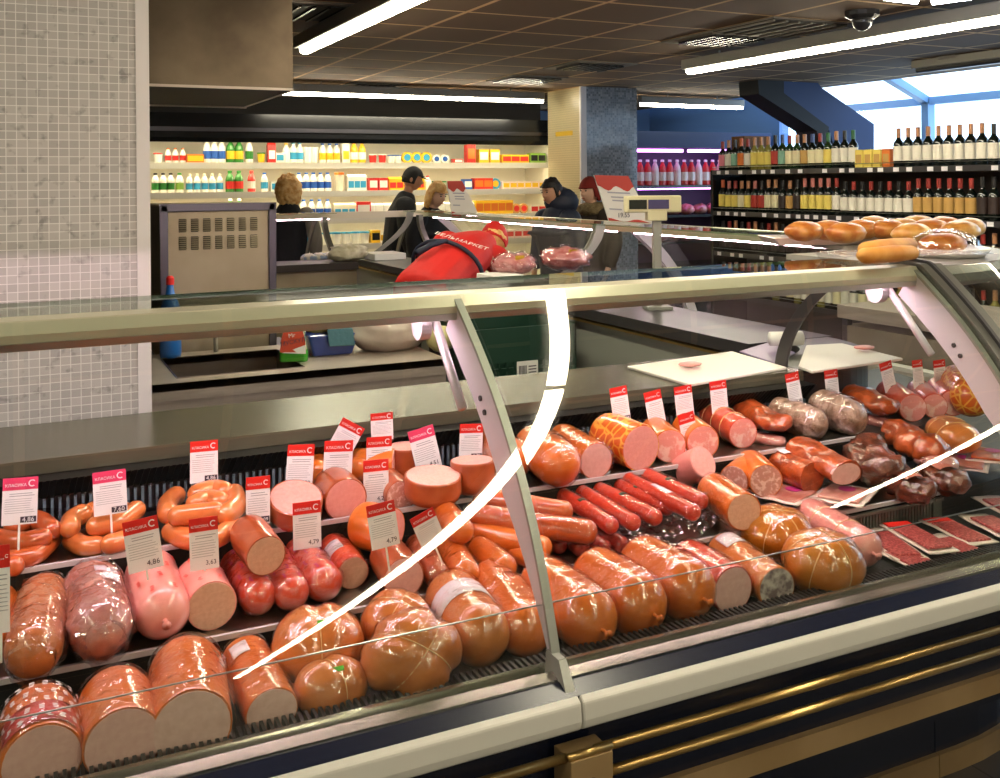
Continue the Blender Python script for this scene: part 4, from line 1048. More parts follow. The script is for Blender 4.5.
# cutting boards on the worktop
def quad_board(name, label, pts, th, m, cat, z=1.034):
    P = [at(px, py, Z=z + th) for px, py in pts]; c = sum(P, Vector()) / len(P); c.z = z
    mb = MB().prismz([(p.x - c.x, p.y - c.y) for p in P], 0, th)
    return tag(mb.build(name, m, loc=c, bevel=.003), label, cat)
quad_board('cutting_board', 'white cutting board on the worktop, left of the dark curved support', [(627, 366), (690, 384), (787, 367), (732, 351)], .009, 'plastic_board', 'cutting board')
quad_board('cutting_board', 'white cutting board on the worktop, right of the dark curved support', [(798, 366), (812, 371), (903, 358), (842, 343), (806, 345)], .009, 'plastic_board', 'cutting board')
for (px, py, lb) in ((690, 366, 'thin slice of pink sausage on the left cutting board'), (864, 349, 'thin slice of pink sausage on the right cutting board')):
    p = at(px, py, Z=1.05)
    tag(MB().sphere((0, 0, .006), .040, .030, .007, 18, 8, lambda d: 1 + .12 * noise.noise(d * 3)).build('sausage_slice', 'flesh_pink', smooth=True, loc=p), lb, 'sausage slice')
p = at(785, 347, Z=1.05)
tag(MB().tube([(-.05, .02, .03), (.06, -.02, .03)], .026, 14).build('paper_roll', 'white', smooth=True, loc=p), 'small white paper roll lying between the two cutting boards', 'paper roll')
mat('violet_plate', '8a7a98', .3)
quad_board('slicer_plate', 'violet grey metal plate beside the paper roll', [(739, 351), (776, 363), (795, 352), (768, 342)], .006, 'violet_plate', 'plate')

# sink bench behind
bx0, bx1, by0, by1, bz = .30, 1.72, 4.12, 4.86, .86
t = empty('sink_bench', ((bx0 + bx1) / 2, (by0 + by1) / 2, 0), 'stainless sink bench behind the left counter', 'sink bench')
def Sk(mb): return mb.xf(Matrix.Translation((-(bx0 + bx1) / 2, -(by0 + by1) / 2, 0)))
sk0 = at(158, 352, Z=bz); sk1 = at(282, 350, Z=bz)
hx0, hx1, hy0, hy1 = .58, 1.10, 4.22, 4.72
Sk(MB().box(bx0, hx0, by0, by1, bz - .03, bz).box(hx1, bx1, by0, by1, bz - .03, bz).box(hx0, hx1, by0, hy0, bz - .03, bz).box(hx0, hx1, hy1, by1, bz - .03, bz).box(bx0, bx1, by0, by0 + .01, bz - .07, bz)).build('bench_top', 'steel_brushed', t)
Sk(MB().box(hx0 - .004, hx0, hy0, hy1, bz - .25, bz + .004).box(hx1, hx1 + .004, hy0, hy1, bz - .25, bz + .004).box(hx0, hx1, hy0 - .004, hy0, bz - .25, bz + .004).box(hx0, hx1, hy1, hy1 + .004, bz - .25, bz + .004).box(hx0, hx1, hy0, hy1, bz - .254, bz - .25)).build('basin', 'steel', t)
Sk(MB().box(bx0 + .05, bx1, by0 + .012, by0 + .03, bz - .15, bz - .07)).build('apron', 'steel_brushed', t)
for xx in (bx0 + .10, (bx0 + bx1) / 2 + .1, bx1 - .06):
    Sk(MB().box(xx, xx + .04, by0 + .03, by0 + .07, 0, bz - .07)).build('leg', 'steel_edge', t)
Sk(MB().box(bx0 + .14, bx1 - .06, by0 + .35, by0 + .37, .0, bz - .15)).build('back_panel', 'steel_warm', t)
fp = at(204, 338, Z=bz + .02)
Sk(MB().tube([(fp.x, 4.80, bz), (fp.x, 4.80, bz + .16), (fp.x, 4.76, bz + .2), (fp.x, 4.66, bz + .2), (fp.x, 4.62, bz + .16)], .011)).build('tap', 'alu', t, smooth=True)
# bench 2 behind (under the oven)
tag(box(.2, 1.3, 4.93, 5.5, 0, .80).build('low_cabinet', 'steel_edge', bevel=.004), 'dark steel cabinet carrying the stainless oven', 'cabinet')
# oven with louvres
o0 = at(160, 205, Y=4.95); o1 = at(275, 205, Y=4.95)
ox0, ox1, oz1 = o0.x, o1.x, o0.z
t = empty('oven', ((ox0 + ox1) / 2, 5.2, .80), 'stainless oven back with two rows of small louvres beside the tiled column', 'oven')
wo = (ox1 - ox0) / 2; ho = oz1 - .80
MB().box(-wo, wo, -.25, .25, 0, ho).build('body', 'steel_warm', t, bevel=.012)
MB().box(-wo, -wo + .035, -.262, -.25, 0, ho).box(wo - .035, wo, -.262, -.25, 0, ho).box(-wo, wo, -.262, -.25, ho - .035, ho).build('corner_frame', 'steel_edge', t, bevel=.004)
for r_ in range(2):
    for c_ in range(7):
        m = MB()
        cx = -wo + .075 + (2 * wo - .15) * (c_ + .5) / 7; cz = ho - .10 - .085 * r_
        for k in range(6): m.hexa([(cx - .018, -.258, cz - .028 + k * .010), (cx + .018, -.258, cz - .028 + k * .010), (cx + .018, -.25, cz - .028 + k * .010), (cx - .018, -.25, cz - .028 + k * .010)], [(cx - .018, -.252, cz - .0215 + k * .010), (cx + .018, -.252, cz - .0215 + k * .010), (cx + .018, -.25, cz - .0215 + k * .010), (cx - .018, -.25, cz - .0215 + k * .010)])
        m.build('louvre', 'steel_warm', t)
m = MB()
for r_ in range(2):
    for c_ in range(7):
        cx = -wo + .075 + (2 * wo - .15) * (c_ + .5) / 7; cz = ho - .10 - .085 * r_; MB().box(cx - .019, cx + .014, -.2515, -.2505, cz - .032, cz + .032).build('louvre_opening', 'vent_dark', t)
# extractor hood
t = empty('extractor_hood', (.75, 5.1, 2.08), 'large stainless extractor hood hanging from the ceiling beside the tiled column', 'hood')
hr = at(293, 90, Y=4.6).x
MB().box(-.45, hr - .75, -.5, .55, 0.0, CEIL - 2.08 - .002).build('hood_box', 'steel_hood', t)
MB().box(-.45, hr - .755, -.49, .54, -.004, .0).build('inner_filter', 'black_matt', t)
m = MB().box(-.45, hr - .75, -.503, -.49, -.003, .008).box(hr - .765, hr - .747, -.5, .55, -.006, .008).box(-.45, hr - .75, .54, .56, -.012, .012)
m.build('rim', 'steel_brushed', t)

# things on the benches
p = at(294, 361, Z=bz)
t = empty('cleaner_bottle', p, 'bottle of cleaner with a red and white label and green base on the sink bench', 'bottle', rz=-.35)
mat('cleaner_green', '3f9c28', .25, coat=.5); mat('cleaner_clear', 'b8bfa0', .2, coat=.5)
MB().prismz([(-.062, -.02), (-.05, -.032), (.05, -.032), (.062, -.02), (.062, .02), (.05, .032), (-.05, .032), (-.062, .02)], 0, .05).build('base', 'cleaner_green', t, bevel=.006)
MB().hexa([(-.060, -.030, .05), (.060, -.030, .05), (.060, .030, .05), (-.060, .030, .05)], [(-.03, -.02, .20), (.03, -.02, .20), (.03, .02, .20), (-.03, .02, .20)]).build('bottle_body', 'cleaner_clear', t, bevel=.008)
MB().lathe([(.018, .20), (.018, .235), (.012, .24)]).build('cap', 'tag_red', t)
lb = MB().add([(-.056, -.034, .045), (.056, -.034, .035), (.052, -.0305, .10), (.036, -.0265, .155), (0, -.0245, .175), (-.036, -.0265, .155), (-.052, -.0305, .10)], [(0, 1, 2, 3, 4, 5, 6)]).build('label', mat('label_orange', 'd84820', .35), t)
MB().add([(-.05, -.0345, .042), (.056, -.0345, .036), (.053, -.0330, .075), (-.02, -.033, .05)], [(0, 1, 2, 3)]).build('label_white_part', 'white', t)
text('label_lettering', 'Mr', .026, 'white', t, (-.005, -.0345, .118), (math.pi / 2 - .12, -.15, 0)); text('label_lettering', 'МУСКУЛ', .026, 'tag_ink', t, (.0, -.0365, .09), (math.pi / 2 - .12, -.2, 0), extrude=.001)
p = at(332, 355, Z=bz)
mat('tub_blue', '1e3c8c', .3, coat=.4); mat('cloth_blue', '48707c', .9, bump=.3, bscale=60); mat('cloth_yellow', 'c8b868', .9)
t = empty('blue_tub', p + Vector((0, .05, 0)), 'dark blue plastic tub with cloths hanging over its rim', 'tub')
MB().hexa([(-.09, -.07, 0), (.09, -.07, 0), (.09, .07, 0), (-.09, .07, 0)], [(-.12, -.09, .10), (.12, -.09, .10), (.12, .09, .10), (-.12, .09, .10)]).build('bowl', 'tub_blue', t, bevel=.01)
q = empty('cleaning_cloth', p + Vector((.02, .05, .10)), 'grey-blue cloth draped over the blue tub', 'cloth')
MB().hexa([(-.05, -.115, -.05), (.07, -.115, -.055), (.07, -.105, -.055), (-.05, -.105, -.05)], [(-.055, -.10, .025), (.065, -.10, .02), (.065, -.09, .015), (-.055, -.09, .02)]).hexa([(-.055, -.10, .02), (.065, -.10, .015), (.06, .06, .03), (-.05, .05, .035)], [(-.055, -.10, .027), (.065, -.10, .022), (.06, .06, .037), (-.05, .05, .042)]).build('cloth', 'cloth_blue', q, bevel=.003)
tag(MB().sphere((0, 0, 0), .07, .06, .035, 18, 10, lambda d: 1 + .25 * noise.noise(d * 3)).build('cleaning_cloth', 'cloth_yellow', smooth=True, loc=p + Vector((-.04, .08, .125))), 'crumpled yellowish cloth on top of the blue tub', 'cloth')
mat('bag_plastic', 'd8ccbc', .3, coat=.5, col2='c4a498', scale=5, bump=.5, bscale=14)
p = at(398, 352, Z=bz)
tag(MB().sphere((0, .1, .10), .22, .16, .11, 36, 20, lambda d: 1 + .12 * noise.noise(d * 2.3) + .05 * noise.noise(d * 8)).build('plastic_bag', 'bag_plastic', smooth=True, loc=p), 'full whitish plastic bag lying on the right end of the sink bench', 'bag')
p = at(446, 345, Z=bz + .03); mat('bag_yellow', 'c8c088', .4)
tag(MB().sphere((0, .06, .02), .07, .06, .06, 18, 12, lambda d: 1 + .2 * noise.noise(d * 3)).build('plastic_bag', 'bag_yellow', smooth=True, loc=p), 'small pale yellow bag next to the big whitish one', 'bag')
p = at(160, 345, Z=bz)
o = MB().lathe([(.045, 0), (.048, .02), (.046, .22), (.02, .29), (.014, .33)], (0, 0, 0), 16).build('detergent_bottle', mat('deterg', '2468b8', .3, coat=.4), smooth=True, loc=(p.x, 4.76, bz))
tag(o, 'tall blue detergent bottle with a red cap at the edge of the tiled column', 'bottle')
MB().lathe([(.018, .33), (.018, .36), (.01, .37)]).build('cap', 'tag_red', o)
# crate
p = at(512, 372, Y=4.3)
mat('crate_green', '1c3c30', .4)
t = empty('plastic_crate', (p.x, 4.35, .55), 'dark green plastic crate with a paper tag behind the glass joint', 'crate')
m = MB(); cw, cd, ch = .27, .2, .42
m.box(-cw, cw, -cd, -cd + .012, ch * .62, ch).box(-cw, -cw + .012, -cd, cd, 0, ch).box(cw - .012, cw, -cd, cd, 0, ch).box(-cw, cw, cd - .012, cd, 0, ch).box(-cw, cw, -cd, cd, 0, .012)
for i in range(14):
    x = -cw + .02 + i * (2 * cw - .04) / 13; m.box(x - .006, x + .006, -cd, -cd + .010, 0, ch * .62)
for k in range(5): m.box(-cw, cw, -cd, -cd + .010, k * .055, k * .055 + .014)
m.build('crate_body', 'crate_green', t)
MB().box(-.05, .06, -cd - .004, -cd - .001, .17, .26).build('paper_tag', 'white', t)
m = MB()
for k in range(6): m.box(-.04 + k * .007, -.036 + k * .007, -cd - .0055, -cd - .004, .19, .24)
for k in range(4): m.box(.01, .05, -cd - .0055, -cd - .004, .19 + k * .014, .195 + k * .014)
m.build('tag_print', 'tag_ink', t)
tag(box(p.x - .30, p.x + .29, 4.12, 4.62, 0, .55).build('low_bench', 'steel_edge', bevel=.004), 'low steel bench carrying the green crate', 'bench')
t = empty('steel_bench', (4.75, 3.6, 0), 'low steel bench beyond the flank counter, seen through the right glass', 'bench')
MB().box(-.35, .35, -.7, .9, .82, .90).build('top', 'steel_brushed', t, bevel=.004)
MB().box(-.33, .33, -.68, .88, .52, .78).build('drawer_block', 'steel_warm', t)
for xx in (-.33, .29):
    for yy in (-.68, .84): MB().box(xx, xx + .04, yy, yy + .04, 0, .82).build('leg', 'steel_edge', t)
# scale with display
p = at(657, 262, Y=3.97)
t = empty('shop_scale', (p.x, 3.97, 1.04), 'cream electronic scale display on a grey pole above the island counter', 'scale', rz=-.35)
mat('scale_cream', 'd8d0a8', .4); mat('lcd', '1c2420', .2); mat('lcd_violet', '4c4870', .2)
zz = at(657, 206, Y=3.97).z - 1.04
MB().box(-.06, .06, -.06, .06, -.005, .01).build('foot', 'rail_grey', t)
MB().box(-.019, .019, -.018, .018, .01, zz - .03).build('pole', 'rail_grey', t, bevel=.003)
MB().box(-.05, .045, -.03, .03, zz - .07, zz - .02).build('neck_block', 'scale_cream', t, bevel=.006)
MB().box(-.155, .115, -.03, .03, zz - .03, zz + .05).build('display_head', 'scale_cream', t, bevel=.008)
MB().box(-.14, -.055, -.033, -.029, zz - .013, zz + .031).build('screen', 'lcd', t)
MB().box(-.048, .052, -.033, -.029, zz - .013, zz + .031).build('screen', 'lcd_violet', t)
# meat packages on the flank shelf, white boxes
p = at(540, 262, Y=5.2)
for (px, py, sx_, sy_, sz, lb, mt) in ((514, 266, .12, .11, .055, 'large film-wrapped raw meat tray above the rail, left piece', 'meat_raw'), (566, 261, .14, .12, .06, 'large film-wrapped raw meat above the rail, right piece with yellow label', 'meat_raw')):
    q = at(px, py + 6, Y=4.8); NSEED[0] += 1; sd = NSEED[0]
    o = MB().sphere((0, 0, sz * .8), sx_, sy_, sz, 30, 16, lambda d: 1 + .28 * noise.noise(d * 2.6 + Vector((sd, 0, 0)))).build('meat_package', mt, smooth=True, loc=q)
    tag(o, lb, 'packaged meat')
    MB().sphere((0, 0, sz * .8), sx_ * 1.08, sy_ * 1.08, sz * 1.15, 30, 16, lambda d: 1 + .3 * noise.noise(d * 2.6 + Vector((sd, 0, 0)))).build('film', 'bag_film', o)
    MB().box(-.03, .02, -sy_ * .75, -sy_ * .7, sz * 1.3, sz * 1.7).build('yellow_label', 'tape_yellow', o)
q = at(500, 276, Y=4.72)
tag(box(-.09, .09, -.1, .1, -.03, .012).build('white_tray', 'white', loc=q, bevel=.003), 'white tray end under the wrapped meat', 'tray')
c = Vector((at(540, 275, Y=4.6).x, 4.6, 0)); zt = at(540, 277, Y=4.6).z - .03
t = empty('prep_table', c, 'stainless table carrying the wrapped raw meat in the staff aisle', 'table')
MB().box(-.38, .12, .06, .36, zt - .04, zt).build('top', 'steel_brushed', t, bevel=.003)
for xx in (-.37, .08):
    for yy in (.07, .32): MB().box(xx, xx + .035, yy, yy + .035, 0, zt - .04).build('leg', 'steel_edge', t)
q = at(385, 250, Y=7.6)
tag(box(-.13, .13, -.15, .15, 0, .05).build('white_board', 'white', loc=(q.x, 7.62, 1.035), bevel=.004), 'white board on the far worktop left of the red apron', 'board')
mat('bag_clear', 'd8d2b8', .4, col2='b8b090', scale=20)
q = at(348, 262, Y=7.6)
tag(MB().sphere((0, 0, .06), .16, .1, .07, 24, 14, lambda d: 1 + .3 * noise.noise(d * 4)).build('plastic_bag', 'bag_clear', smooth=True, loc=(q.x, 7.6, 1.035)), 'crumpled pale bag on the far worktop', 'bag')
mat('pack_mix', 'c8c4b0', .4, col2='8090a8', scale=18, lo=.45, hi=.55)
for k in range(5):
    q = at(312 + k * 11, 256, Y=7.9)
    tag(MB().sphere((0, 0, .03), .07, .06, .045, 14, 8, lambda d: 1 + .2 * noise.noise(d * 3 + Vector((k, 0, 0)))).build('cheese_packet', 'pack_mix', smooth=True, loc=(q.x, 8.0 + .02 * k, 1.0)), 'wrapped cheese packet in the far counter, %s from the left' % ordn(k), 'packet', 'cheese packets in the far counter')
# sign boards on the far counter
mat('sign_white', 'e4dcd4', .5); mat('sign_red', 'b83828', .5)
def sign(label, pts, Y, price):
    P = [at(px, py, Y=Y) for px, py in pts]; c = (P[0] + P[1]) / 2
    t = empty('sign_board', c, label, 'sign')
    def q(u, v, dy=0): 
        a_ = P[0].lerp(P[1], u); b_ = P[3].lerp(P[2], u); r = a_.lerp(b_, v) - c; return (r.x, r.y + dy, r.z)
    vs = [q(0, 0), q(1, 0), q(1, 1), q(0, 1), q(0, 0, .01), q(1, 0, .01), q(1, 1, .01), q(0, 1, .01)]
    MB().add(vs, [(0, 1, 2, 3), (7, 6, 5, 4), (0, 4, 5, 1), (1, 5, 6, 2), (2, 6, 7, 3), (3, 7, 4, 0)]).build('board', 'sign_white', t)
    n = 12; m = MB(); m2 = MB()
    for k in range(n):
        u0, u1 = k / n, (k + 1) / n; f = lambda u: .74 + .05 * math.cos(u * 2 * math.pi * 2)
        m.add([q(u0, f(u0), -.002), q(u1, f(u1), -.002), q(u1, 1, -.002), q(u0, 1, -.002)], [(0, 1, 2, 3)])
        g = lambda u: .10 + .03 * math.cos(u * 2 * math.pi * 1.5)
        m2.add([q(u0, 0, -.002), q(u1, 0, -.002), q(u1, g(u1), -.002), q(u0, g(u0), -.002)], [(0, 1, 2, 3)])
    m.build('red_border', 'sign_red', t); m2.build('red_border', 'sign_red', t)
    m = MB()
    for v, u0, u1 in ((.64, .2, .8), (.55, .25, .7), (.48, .25, .7), (.30, .1, .4)): m.add([q(u0, v, -.002), q(u1, v, -.002), q(u1, v + .03, -.002), q(u0, v + .03, -.002)], [(0, 1, 2, 3)])
    m.build('small_print', 'tag_grey', t)
    text('price', price, .05, 'tag_ink', t, Vector(q(.38, .2, -.006)), (math.pi / 2, 0, 0))
sign('white sign board with a red wavy border behind the scale', [(610, 224), (655, 227), (628, 176), (594, 175)], 6.3, '19.55')
sign('white sign board with a red top held before the blonde customer', [(452, 216), (480, 217), (462, 181), (447, 181)], 7.40, '')

# ================================================================== BREAD ON THE CORNER SLAB
ZT = 1.404
for (px, py, w, d, lb, nb, clr) in ((846, 243, .62, .22, 'long shallow tray of round buns at the back of the corner slab', 0, 'bag_film'), (905, 262, .46, .22, 'clear lidded tray with a baguette at the front of the corner slab', 0, 'bag_film')):
    c = at(px, py, Z=ZT)
    t = empty('bread_tray', c, lb, 'tray', rz=-.42 if py < 250 else -.35)
    vs = lambda a_, z: [(-w / 2 * a_, -d / 2 * a_, z), (w / 2 * a_, -d / 2 * a_, z), (w / 2 * a_, d / 2 * a_, z), (-w / 2 * a_, d / 2 * a_, z)]
    MB().hexa(vs(.92, 0), vs(1, .028)).build('tray_base', 'pack_white' if py < 250 else 'film', t, bevel=.003)
buns = [(804, 233), (828, 232), (846, 235), (862, 231), (874, 226), (888, 231), (903, 229), (912, 236), (930, 230), (944, 227), (960, 233), (968, 229), (918, 225)]
for i, (px, py) in enumerate(buns):
    p = at(px, py + 6, Z=ZT + .030); NSEED[0] += 1; sd = NSEED[0]
    tag(MB().sphere((0, 0, .028), .074, .058, .037, 22, 12, lambda d: 1 + .10 * noise.noise(d * 2.5 + Vector((sd, 0, 0)))).build('bun', 'bread_top' if i in (0, 1, 2, 3, 5, 9, 8) else 'bread_pale', smooth=True, loc=p), 'golden glazed bun on the corner slab, %s from the left' % ordn(i), 'bun', 'buns on the corner slab')
for j, (a_, b_, lb) in enumerate((((862, 250), (914, 244), 'pale baguette lying in the clear tray, rear one'), ((860, 256), (916, 252), 'pale baguette lying in the clear tray, front one'))):
    pa = at(*a_, Z=ZT + .05 - .012 * j); pb = at(*b_, Z=ZT + .05 - .012 * j)
    o = revolve(pa, pb, [(0, .004), (.03, .018), (.1, .028), (.3, .031), (.6, .031), (.9, .027), (.97, .016), (1, .004)], squash=.75, lump=.003).build('baguette', 'baguette', smooth=True, loc=pa)
    tag(o, lb, 'bread')
p = at(945, 256, Z=ZT)
t = empty('bread_basket', p, 'oval clear-topped bread packet at the right end of the corner slab', 'packet')
MB().lathe([(.11, 0), (.135, .025), (.13, .028), (.10, .006)], seg=26).build('bowl', 'white', t, smooth=True)
MB().sphere((0, 0, .02), .12, .1, .065, 26, 14, lambda d: 1 + .08 * noise.noise(d * 5)).build('film', 'bag_film', t)
o = MB().sphere((0, 0, .03), .085, .06, .035, 20, 12).build('bun', 'bread_top', smooth=True, loc=p + Vector((-.01, 0, .008))); tag(o, 'shiny brown bun inside the oval packet', 'bun')
p = at(975, 240, Z=ZT); mat('wicker', 'a07038', .7, bump=.6, bscale=40)
tag(MB().lathe([(.09, 0), (.12, .05), (.115, .05), (.085, .004)], seg=24).build('wicker_basket', 'wicker', smooth=True, loc=p + Vector((-.06, .08, 0))), 'small brown wicker basket at the end of the bun row', 'basket')

# ================================================================== DAIRY WALL
def cmat(h, rough=.4, coat=.3):
    k = 'c_' + h
    if k not in M: mat(k, h, rough, coat=coat)
    return k
YD = 10.3
x_l, x_r = .55, 5.62
t = empty('dairy_fridge', ((x_l + x_r) / 2, YD + .3, 0), 'long open dairy refrigerator with lit white shelves along the back wall', 'refrigerator')
def D_(mb): return mb.xf(Matrix.Translation((-(x_l + x_r) / 2, -YD - .3, 0)))
D_(MB().box(x_l, x_r, YD + .62, YD + .70, 0, 2.3)).build('back_panel', 'fridge_white', t)
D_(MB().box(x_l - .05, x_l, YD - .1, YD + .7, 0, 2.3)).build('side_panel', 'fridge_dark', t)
D_(MB().box(x_r, x_r + .05, YD - .1, YD + .7, 0, 2.3)).build('side_panel', 'fridge_white', t)
D_(MB().prism([(YD - .22, 2.055), (YD - .25, 2.10), (YD - .22, 2.34), (YD + .7, 2.34), (YD + .7, 2.26), (YD - .20, 2.14), (YD - .20, 2.055)], x_l - .05, x_r + .05)).build('canopy', 'fridge_dark', t)
D_(MB().prism([(YD - .262, 2.16), (YD - .258, 2.20), (YD - .25, 2.20), (YD - .25, 2.16)], x_l, x_r)).build('canopy_trim', 'steel_edge', t)
D_(MB().box(x_l, x_r, YD - .10, YD + .62, 0, .42)).build('base', 'fridge_white', t)
D_(MB().box(x_l + .1, x_r - .1, YD - .16, YD - .10, 2.11, 2.13)).build('fridge_lamp', 'tube_fridge', t)
SZ = [1.852, 1.553, 1.268, .985, .70]
for z in SZ:
    D_(MB().box(x_l, x_r, YD, YD + .60, z - .025, z)).build('shelf', 'fridge_shelf', t)
    D_(MB().box(x_l, x_r, YD - .006, YD, z - .055, z + .008)).build('price_rail', 'fridge_shelf', t)
    D_(MB().box(x_l + .1, x_r - .1, YD + .02, YD + .05, z - .034, z - .026)).build('shelf_lamp', 'tube_fridge', t)
def proto_bottle(w, h, body, cap, lab):
    r = w / 2
    m = MB().lathe([(r * .9, 0), (r, .01), (r, h * .6), (r * .8, h * .74), (r * .4, h * .88), (r * .4, h * .93)], seg=10)
    return m, [('cap', MB().lathe([(r * .5, h * .92), (r * .5, h), (r * .3, h * 1.01)], seg=8), cap), ('label', MB().lathe([(r * 1.02, h * .18), (r * 1.02, h * .52)], seg=10), lab)]
def proto_carton(w, h, body, cap, lab):
    m = MB().box(-w / 2, w / 2, -w / 2, w / 2, 0, h * .86).hexa([(-w / 2, -w / 2, h * .86), (w / 2, -w / 2, h * .86), (w / 2, w / 2, h * .86), (-w / 2, w / 2, h * .86)], [(-w / 2, -.004, h), (w / 2, -.004, h), (w / 2, .004, h), (-w / 2, .004, h)])
    return m, [('label', MB().box(-w * .4, w * .4, -w / 2 - .002, -w / 2, h * .2, h * .6), lab)]
def proto_tub(w, h, body, cap, lab):
    m = MB().lathe([(w * .4, 0), (w * .5, h * .9)], seg=12)
    return m, [('lid', MB().lathe([(w * .53, h * .88), (w * .53, h), (w * .4, h * 1.01)], seg=12), cap)]
def proto_box(w, h, body, cap, lab):
    return MB().box(-w / 2, w / 2, -.05, .05, 0, h), [('label', MB().box(-w * .42, w * .42, -.052, -.05, h * .25, h * .8), lab)]
def proto_disc(w, h, body, cap, lab):
    q = Matrix.Translation((0, 0, w / 2)) @ Matrix.Rotation(math.pi / 2, 4, 'X')
    return MB().lathe([(w * .48, -.02), (w * .5, 0), (w * .48, .02)], seg=16).xf(q), [('label', MB().lathe([(w * .3, .0205), (w * .3, .022)], seg=14).xf(q), lab)]
PK = dict(bottle=proto_bottle, carton=proto_carton, tub=proto_tub, box=proto_box, disc=proto_disc)
NM = dict(bottle='dairy_bottle', carton='milk_carton', tub='yoghurt_tub', box='cheese_box', disc='cheese_round')
CN = {'f4f0e6': 'white', 'e8e0c8': 'cream', '2c7a2c': 'green', 'e07828': 'orange', 'd8302c': 'red', 'e8b828': 'yellow', '2c5cb0': 'blue', '3a9cc8': 'light blue', '1c1c20': 'black', 'f0d8d0': 'pinkish', 'c89858': 'tan', '8cb44c': 'light green'}
protos = {}
def instance(kind, w, h, body, cap, lab, loc):
    key = (kind, w, h, body, cap, lab)
    if key not in protos:
        m, parts = PK[kind](w, h, body, cap, lab)
        o = m.build(NM[kind], cmat(body), smooth=False, loc=loc)
        for n, pm, c in parts: pm.build(n, cmat(c), o)
        protos[key] = o; return o
    src = protos[key]; o = src.copy(); COL.objects.link(o); o.location = loc
    for ch in src.children:
        c = ch.copy(); COL.objects.link(c); c.parent = o
    return o
# runs: (px start, px end, kind, w, h, body, cap, label)
W_, K_2 = 'f4f0e6', '1c1c20'
SHELVES = [
    [(165, 187, 'bottle', .06, .15, W_, 'e07828', 'd8302c'), (188, 203, 'box', .09, .09, 'e07828', W_, 'e8b828'), (204, 226, 'bottle', .08, .24, W_, W_, '2c5cb0'), (227, 244, 'bottle', .09, .24, '2c7a2c', '2c7a2c', 'e8b828'), (246, 254, 'bottle', .08, .24, W_, 'd8302c', '2c7a2c'),
     (258, 266, 'tub', .08, .11, 'e8b828', '2c7a2c', W_), (268, 276, 'carton', .08, .22, 'd8302c', W_, W_), (284, 290, 'bottle', .08, .21, W_, 'e8b828', W_), (291, 304, 'bottle', .075, .22, W_, '3a9cc8', '3a9cc8'), (305, 318, 'tub', .09, .17, W_, W_, '8cb44c'), (320, 341, 'bottle', .075, .21, W_, '2c5cb0', 'e8b828'),
     (342, 350, 'carton', .08, .22, W_, W_, 'e8b828'), (351, 367, 'bottle', .085, .23, 'e8b828', 'd8302c', W_), (369, 388, 'tub', .085, .10, 'd8302c', W_, W_), (389, 402, 'tub', .08, .09, W_, '2c5cb0', W_), (403, 432, 'disc', .13, .13, 'e8b828', W_, '3a9cc8'), (433, 450, 'disc', .10, .1, W_, 'd8302c', '2c5cb0'), (452, 464, 'box', .1, .05, 'd8302c', W_, W_),
     (466, 476, 'box', .10, .21, 'd8302c', W_, 'e07828'), (478, 500, 'box', .12, .16, 'e8b828', W_, W_), (502, 528, 'box', .12, .10, 'e8b828', W_, 'd8302c'), (530, 545, 'box', .1, .12, '8cb44c', W_, K_2)],
    [(152, 175, 'bottle', .075, .20, W_, K_2, '2c7a2c'), (176, 184, 'bottle', .08, .20, W_, '2c7a2c', '8cb44c'), (186, 224, 'bottle', .07, .19, W_, 'e8e0c8', '8ab0c8' if False else '3a9cc8'), (226, 244, 'bottle', .09, .22, '2c7a2c', '2c7a2c', 'd8302c'), (246, 258, 'bottle', .08, .22, 'd8302c', 'd8302c', W_), (260, 270, 'bottle', .075, .2, W_, '2c5cb0', '3a9cc8'),
     (296, 332, 'bottle', .08, .20, W_, '2c5cb0', '2c5cb0'), (334, 346, 'tub', .1, .20, 'e8e0c8', 'e07828', W_), (348, 366, 'carton', .075, .18, W_, W_, '3a9cc8'), (368, 388, 'box', .1, .14, 'd8302c', W_, W_), (425, 432, 'bottle', .08, .16, W_, 'd8302c', W_), (463, 472, 'box', .1, .12, '2c5cb0', W_, W_), (474, 492, 'box', .12, .13, 'd8302c', W_, 'e07828'), (492, 500, 'disc', .13, .1, '3a9cc8', W_, 'e8b828'), (502, 545, 'box', .09, .09, 'f0d8d0', W_, 'e8b828')],
    [(226, 244, 'bottle', .09, .22, '2c7a2c', W_, 'd8302c'), (258, 270, 'tub', .12, .09, W_, W_, '3a9cc8'), (300, 332, 'bottle', .08, .20, W_, '2c5cb0', '2c5cb0'), (334, 362, 'carton', .08, .16, 'e8e0c8', W_, '3a9cc8'), (360, 366, 'box', .16, .17, 'd8302c', W_, W_), (475, 512, 'box', .10, .16, 'e8b828', W_, 'e07828'), (513, 528, 'disc', .12, .1, 'c89858', W_, 'd8302c'), (530, 545, 'box', .1, .10, 'e8e0c8', W_, 'd8302c')],
    [(300, 312, 'tub', .1, .15, '3a9cc8', W_, W_), (322, 370, 'tub', .10, .13, W_, '3a9cc8', W_), (372, 378, 'box', .1, .14, 'e8b828', W_, K_2), (505, 545, 'box', .10, .10, 'f0d8d0', W_, 'd8302c')],
    [(330, 372, 'tub', .11, .12, W_, '3a9cc8', W_), (505, 545, 'box', .11, .10, 'c89858', W_, 'd8302c')],
]
FILL = [(W_, 'd8302c', W_), (W_, '2c5cb0', '3a9cc8'), ('e8b828', W_, 'd8302c'), ('e8e0c8', '2c7a2c', '8cb44c'), (W_, 'e07828', 'e8b828')]
